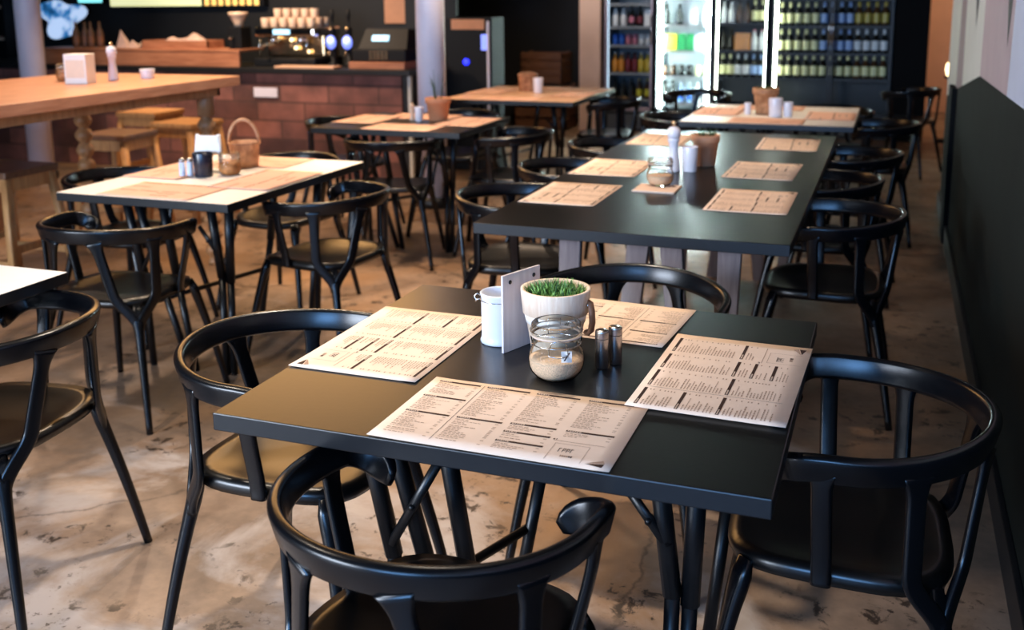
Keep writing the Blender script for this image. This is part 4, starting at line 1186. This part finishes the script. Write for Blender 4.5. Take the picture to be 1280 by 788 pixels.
def row(x0, x1, z, n, specs, label, group):
    for i in range(n):
        sp = specs[i*len(specs)//n]
        x = x0+.085+(x1-x0-.17)*i/max(1, n-1)
        kind, mats = sp[0], sp[1]
        cat = dict(can='can', carton='carton', bottle='bottle', wine='bottle')[kind]
        stock(kind, mats, x, FY+.16, z+.0005, label % sp[2], group, cat)
D_ = 'dark'
A = (-1.88, -1.345)
row(*A, .35, 5, [('bottle', ('dark', 'dark', 'dark'), 'dark bottle'), ('bottle', ('brown', 'lime', 'gold'), 'brown bottle with a yellow label')], '%s on the lowest shelf of the narrow blue-white cooler', 'drinks in the narrow blue-white cooler')
row(*A, .64, 6, [('bottle', ('orange', 'orange', 'white'), 'orange juice bottle'), ('bottle', ('red', 'red', 'dark'), 'dark red bottle'), ('bottle', ('yellow', 'yellow', 'white'), 'yellow bottle')], '%s on the second lowest shelf of the narrow blue-white cooler', 'drinks in the narrow blue-white cooler')
row(*A, .94, 6, [('can', ('blue',), 'blue can'), ('can', ('pink',), 'pink can'), ('can', ('white',), 'white can')], '%s on the middle shelf of the narrow blue-white cooler', 'drinks in the narrow blue-white cooler')
row(*A, 1.14, 5, [('bottle', ('white', 'white', 'dark'), 'white bottle'), ('bottle', ('dark', 'pink', 'dark'), 'dark bottle with a pink label'), ('bottle', ('dark', 'red', 'dark'), 'dark bottle with a red label'), ('carton', ('white',), 'white carton')], '%s on the upper shelf of the narrow blue-white cooler', 'drinks in the narrow blue-white cooler')
A = (-1.32, -.71)
row(*A, .32, 6, [('wine', ('dark', 'dark'), 'dark bottle'), ('bottle', ('bluelab', 'blue', 'white'), 'pale blue bottle'), ('bottle', ('white', 'white', 'white'), 'white bottle')], '%s on the lowest shelf of the brightest white cooler', 'drinks in the brightest white cooler')
row(*A, .61, 6, [('can', ('brown',), 'brown can'), ('can', ('dark',), 'dark can'), ('can', ('cream',), 'cream can')], '%s on the second lowest shelf of the brightest white cooler', 'drinks in the brightest white cooler')
row(*A, .88, 6, [('carton', ('lime',), 'yellow-green carton'), ('carton', ('green',), 'green carton'), ('carton', ('white',), 'white carton')], '%s on the middle shelf of the brightest white cooler', 'drinks in the brightest white cooler')
row(*A, 1.155, 4, [('bottle', ('dark', 'dark', 'dark'), 'dark bottle'), ('carton', ('white',), 'white carton'), ('carton', ('white',), 'white carton')], '%s on the upper shelf of the brightest white cooler', 'drinks in the brightest white cooler')
A = (-.70, -.13)
row(*A, .61, 6, [('wine', ('dark', 'cream'), 'dark bottle with a cream label'), ('wine', ('dark', 'white'), 'dark bottle with a white label'), ('wine', ('dark', 'bluelab'), 'dark bottle with a pale blue label')], '%s on the lowest visible shelf of the third cooler', 'drinks in the third cooler')
row(*A, .89, 6, [('bottle', ('dark', 'dark', 'dark'), 'dark bottle'), ('carton', ('orange',), 'orange carton'), ('bottle', ('white', 'white', 'pink'), 'white bottle')], '%s on the middle shelf of the third cooler', 'drinks in the third cooler')
row(*A, 1.175, 6, [('bottle', ('white', 'white', 'white'), 'white bottle'), ('bottle', ('brown', 'brown', 'dark'), 'brown bottle'), ('wine', ('dark', 'cream'), 'dark bottle with a cream label')], '%s on the upper shelf of the third cooler', 'drinks in the third cooler')
A = (-.105, 1.075)
row(*A, .61, 13, [('wine', ('dark', 'cream'), 'wine bottle with a cream label'), ('wine', ('dark', 'cream'), 'wine bottle with a cream label'), ('wine', ('brown', 'cream'), 'brown wine bottle with a cream label')], '%s on the lower shelf of the wide two-door cooler', 'wine bottles in the wide cooler')
row(*A, .87, 13, [('wine', ('dark', 'cream'), 'wine bottle with a cream label'), ('wine', ('dark', 'bluelab'), 'wine bottle with a pale blue label'), ('wine', ('dark', 'white'), 'wine bottle with a white label')], '%s on the middle shelf of the wide two-door cooler', 'wine bottles in the wide cooler')
row(*A, 1.145, 13, [('wine', ('dark', 'cream'), 'wine bottle with a cream label'), ('wine', ('dark', 'bluelab'), 'wine bottle with a pale blue label'), ('wine', ('brown', 'gold'), 'brown wine bottle with a gold label')], '%s on the upper shelf of the wide two-door cooler', 'wine bottles in the wide cooler')
row(*A, 1.42, 13, [('wine', ('dark', 'pink'), 'wine bottle with a pink label'), ('wine', ('dark', 'bluelab'), 'wine bottle with a pale blue label'), ('wine', ('dark', 'gold'), 'wine bottle with a gold label')], '%s on the topmost shelf of the wide two-door cooler', 'wine bottles in the wide cooler')

# candle-like lamp glowing in the recess
t = thing('table_lamp', 'small warm lamp glowing in the orange recess at the far right', 'lamp', (1.62, 9.6, 0))
mb = MB(); mb.lathe([(.10, 0), (.10, .02), (.015, .03), (.015, .62), (.05, .64), (.05, .66)], seg=20); mb.build('stand', M['machine'], t)
mb = MB(); mb.lathe([(.03, .66), (.045, .72), (.035, .78), (0, .80)], seg=20); mb.build('bulb', M['bulb'], t)

# ------------------------------------------------------------------ light
def area(name, loc, target, sx, sy, col, power, spread=PI):
    l = bpy.data.lights.new(name, 'AREA'); l.shape = 'RECTANGLE'; l.size = sx; l.size_y = sy; l.color = col; l.energy = power; l.spread = spread
    o = bpy.data.objects.new(name, l); COL.objects.link(o); o.location = loc
    o.rotation_euler = (Vector(target)-Vector(loc)).to_track_quat('-Z', 'Y').to_euler(); return o
def spot(name, loc, target, col, power, size=100, blend=.8, rad=.08):
    l = bpy.data.lights.new(name, 'SPOT'); l.color = col; l.energy = power; l.spot_size = R(size); l.spot_blend = blend; l.shadow_soft_size = rad
    o = bpy.data.objects.new(name, l); COL.objects.link(o); o.location = loc
    o.rotation_euler = (Vector(target)-Vector(loc)).to_track_quat('-Z', 'Y').to_euler(); return o
WARM = (1.0, .75, .54)
area('window_daylight', (-3.4, -4.2, 1.75), (-.1, .9, .5), 2.8, 1.9, (.72, .83, 1.0), 230, R(110))
area('window_daylight', (.25, -4.9, 2.0), (.2, .8, .6), 2.2, 1.3, (.20, .48, 1.0), 240)
area('bar_ceiling_light', (-3.5, 5.2, 2.85), (-1.6, 2.0, .6), 2.8, 1.2, (1.0, .52, .18), 98)
area('wall_fill', (1.22, 3.2, 2.3), (1.45, 3.2, 1.45), .12, 4.6, (1.0, .92, .84), 3, R(70))  # added unseen fill to brighten the painted right wall
NEUTRAL = (1.0, .85, .68)
for loc, tgt, p, sz, col in (
    ((-.15, 1.4, 2.9), (-.1, .7, 0), 285, 60, NEUTRAL),
    ((-1.5, 2.6, 2.9), (-1.4, 2.2, 0), 175, 100, WARM),
    ((-.80, 3.3, 2.9), (-.80, 3.05, 0), 330, 54, WARM),
    ((-1.4, 4.9, 2.9), (-1.4, 4.5, 0), 220, 96, WARM),
    ((.28, 2.35, 2.9), (.28, 2.2, 0), 120, 42, WARM),
    ((.28, 3.6, 2.9), (.28, 3.4, 0), 120, 42, WARM),
    ((.25, 5.4, 2.9), (.25, 5.0, 0), 130, 48, WARM),
    ((-3.0, 3.2, 2.9), (-3.0, 2.6, 0), 270, 105, WARM),
    ((-1.5, .3, 2.9), (-1.2, .45, 0), 130, 95, NEUTRAL),
    ((-4.0, 5.0, 2.7), (-4.0, 6.0, .8), 360, 105, WARM),
    ((-1.9, 8.2, 2.9), (-1.9, 8.9, .4), 120, 100, WARM)):
    spot('ceiling_lamp', loc, tgt, col, p, sz)
spot('recess_lamp', (2.2, 10.4, 2.7), (2.0, 11.8, .8), (1., .68, .44), 130, 130)

w = bpy.data.worlds.new('room_ambient'); SC.world = w; w.use_nodes = True
w.node_tree.nodes['Background'].inputs['Color'].default_value = (.55, .62, .75, 1)
w.node_tree.nodes['Background'].inputs['Strength'].default_value = .05

# ------------------------------------------------------------------ camera
cam = bpy.data.cameras.new('camera'); co = bpy.data.objects.new('camera', cam); COL.objects.link(co); SC.camera = co
F, PITCH, YAW, ROLL = 1280.4, .18618, -.35709, -.0097
fwd = Vector((math.sin(YAW)*math.cos(PITCH), math.cos(YAW)*math.cos(PITCH), -math.sin(PITCH)))
right = Vector((math.cos(YAW), -math.sin(YAW), 0)); up = right.cross(fwd)
r2 = right*math.cos(ROLL)+up*math.sin(ROLL); u2 = -right*math.sin(ROLL)+up*math.cos(ROLL)
mw = Matrix((r2, u2, -fwd)).transposed().to_4x4(); mw.translation = Vector((1.1041, -1.4224, 1.4614))
co.matrix_world = mw
cam.sensor_width = 36; cam.lens = F/1280*36
cam.shift_y = -155.98/1280
cam.clip_start = .05; cam.clip_end = 60
cam.dof.use_dof = True
foc = Vector((.54, .36, .78)); cam.dof.focus_distance = (foc-mw.translation).dot(fwd)
cam.dof.aperture_fstop = 4.0

SC.view_settings.view_transform = 'Standard'; SC.view_settings.look = 'None'
SC.view_settings.exposure = 0.; SC.view_settings.gamma = 1.; SC.view_settings.use_curve_mapping = False
SC.cycles.use_denoising = True
SC.cycles.max_bounces = 8; SC.cycles.transparent_max_bounces = 16
SC.cycles.caustics_reflective = False; SC.cycles.caustics_refractive = False
SC.cycles.sample_clamp_indirect = 6.
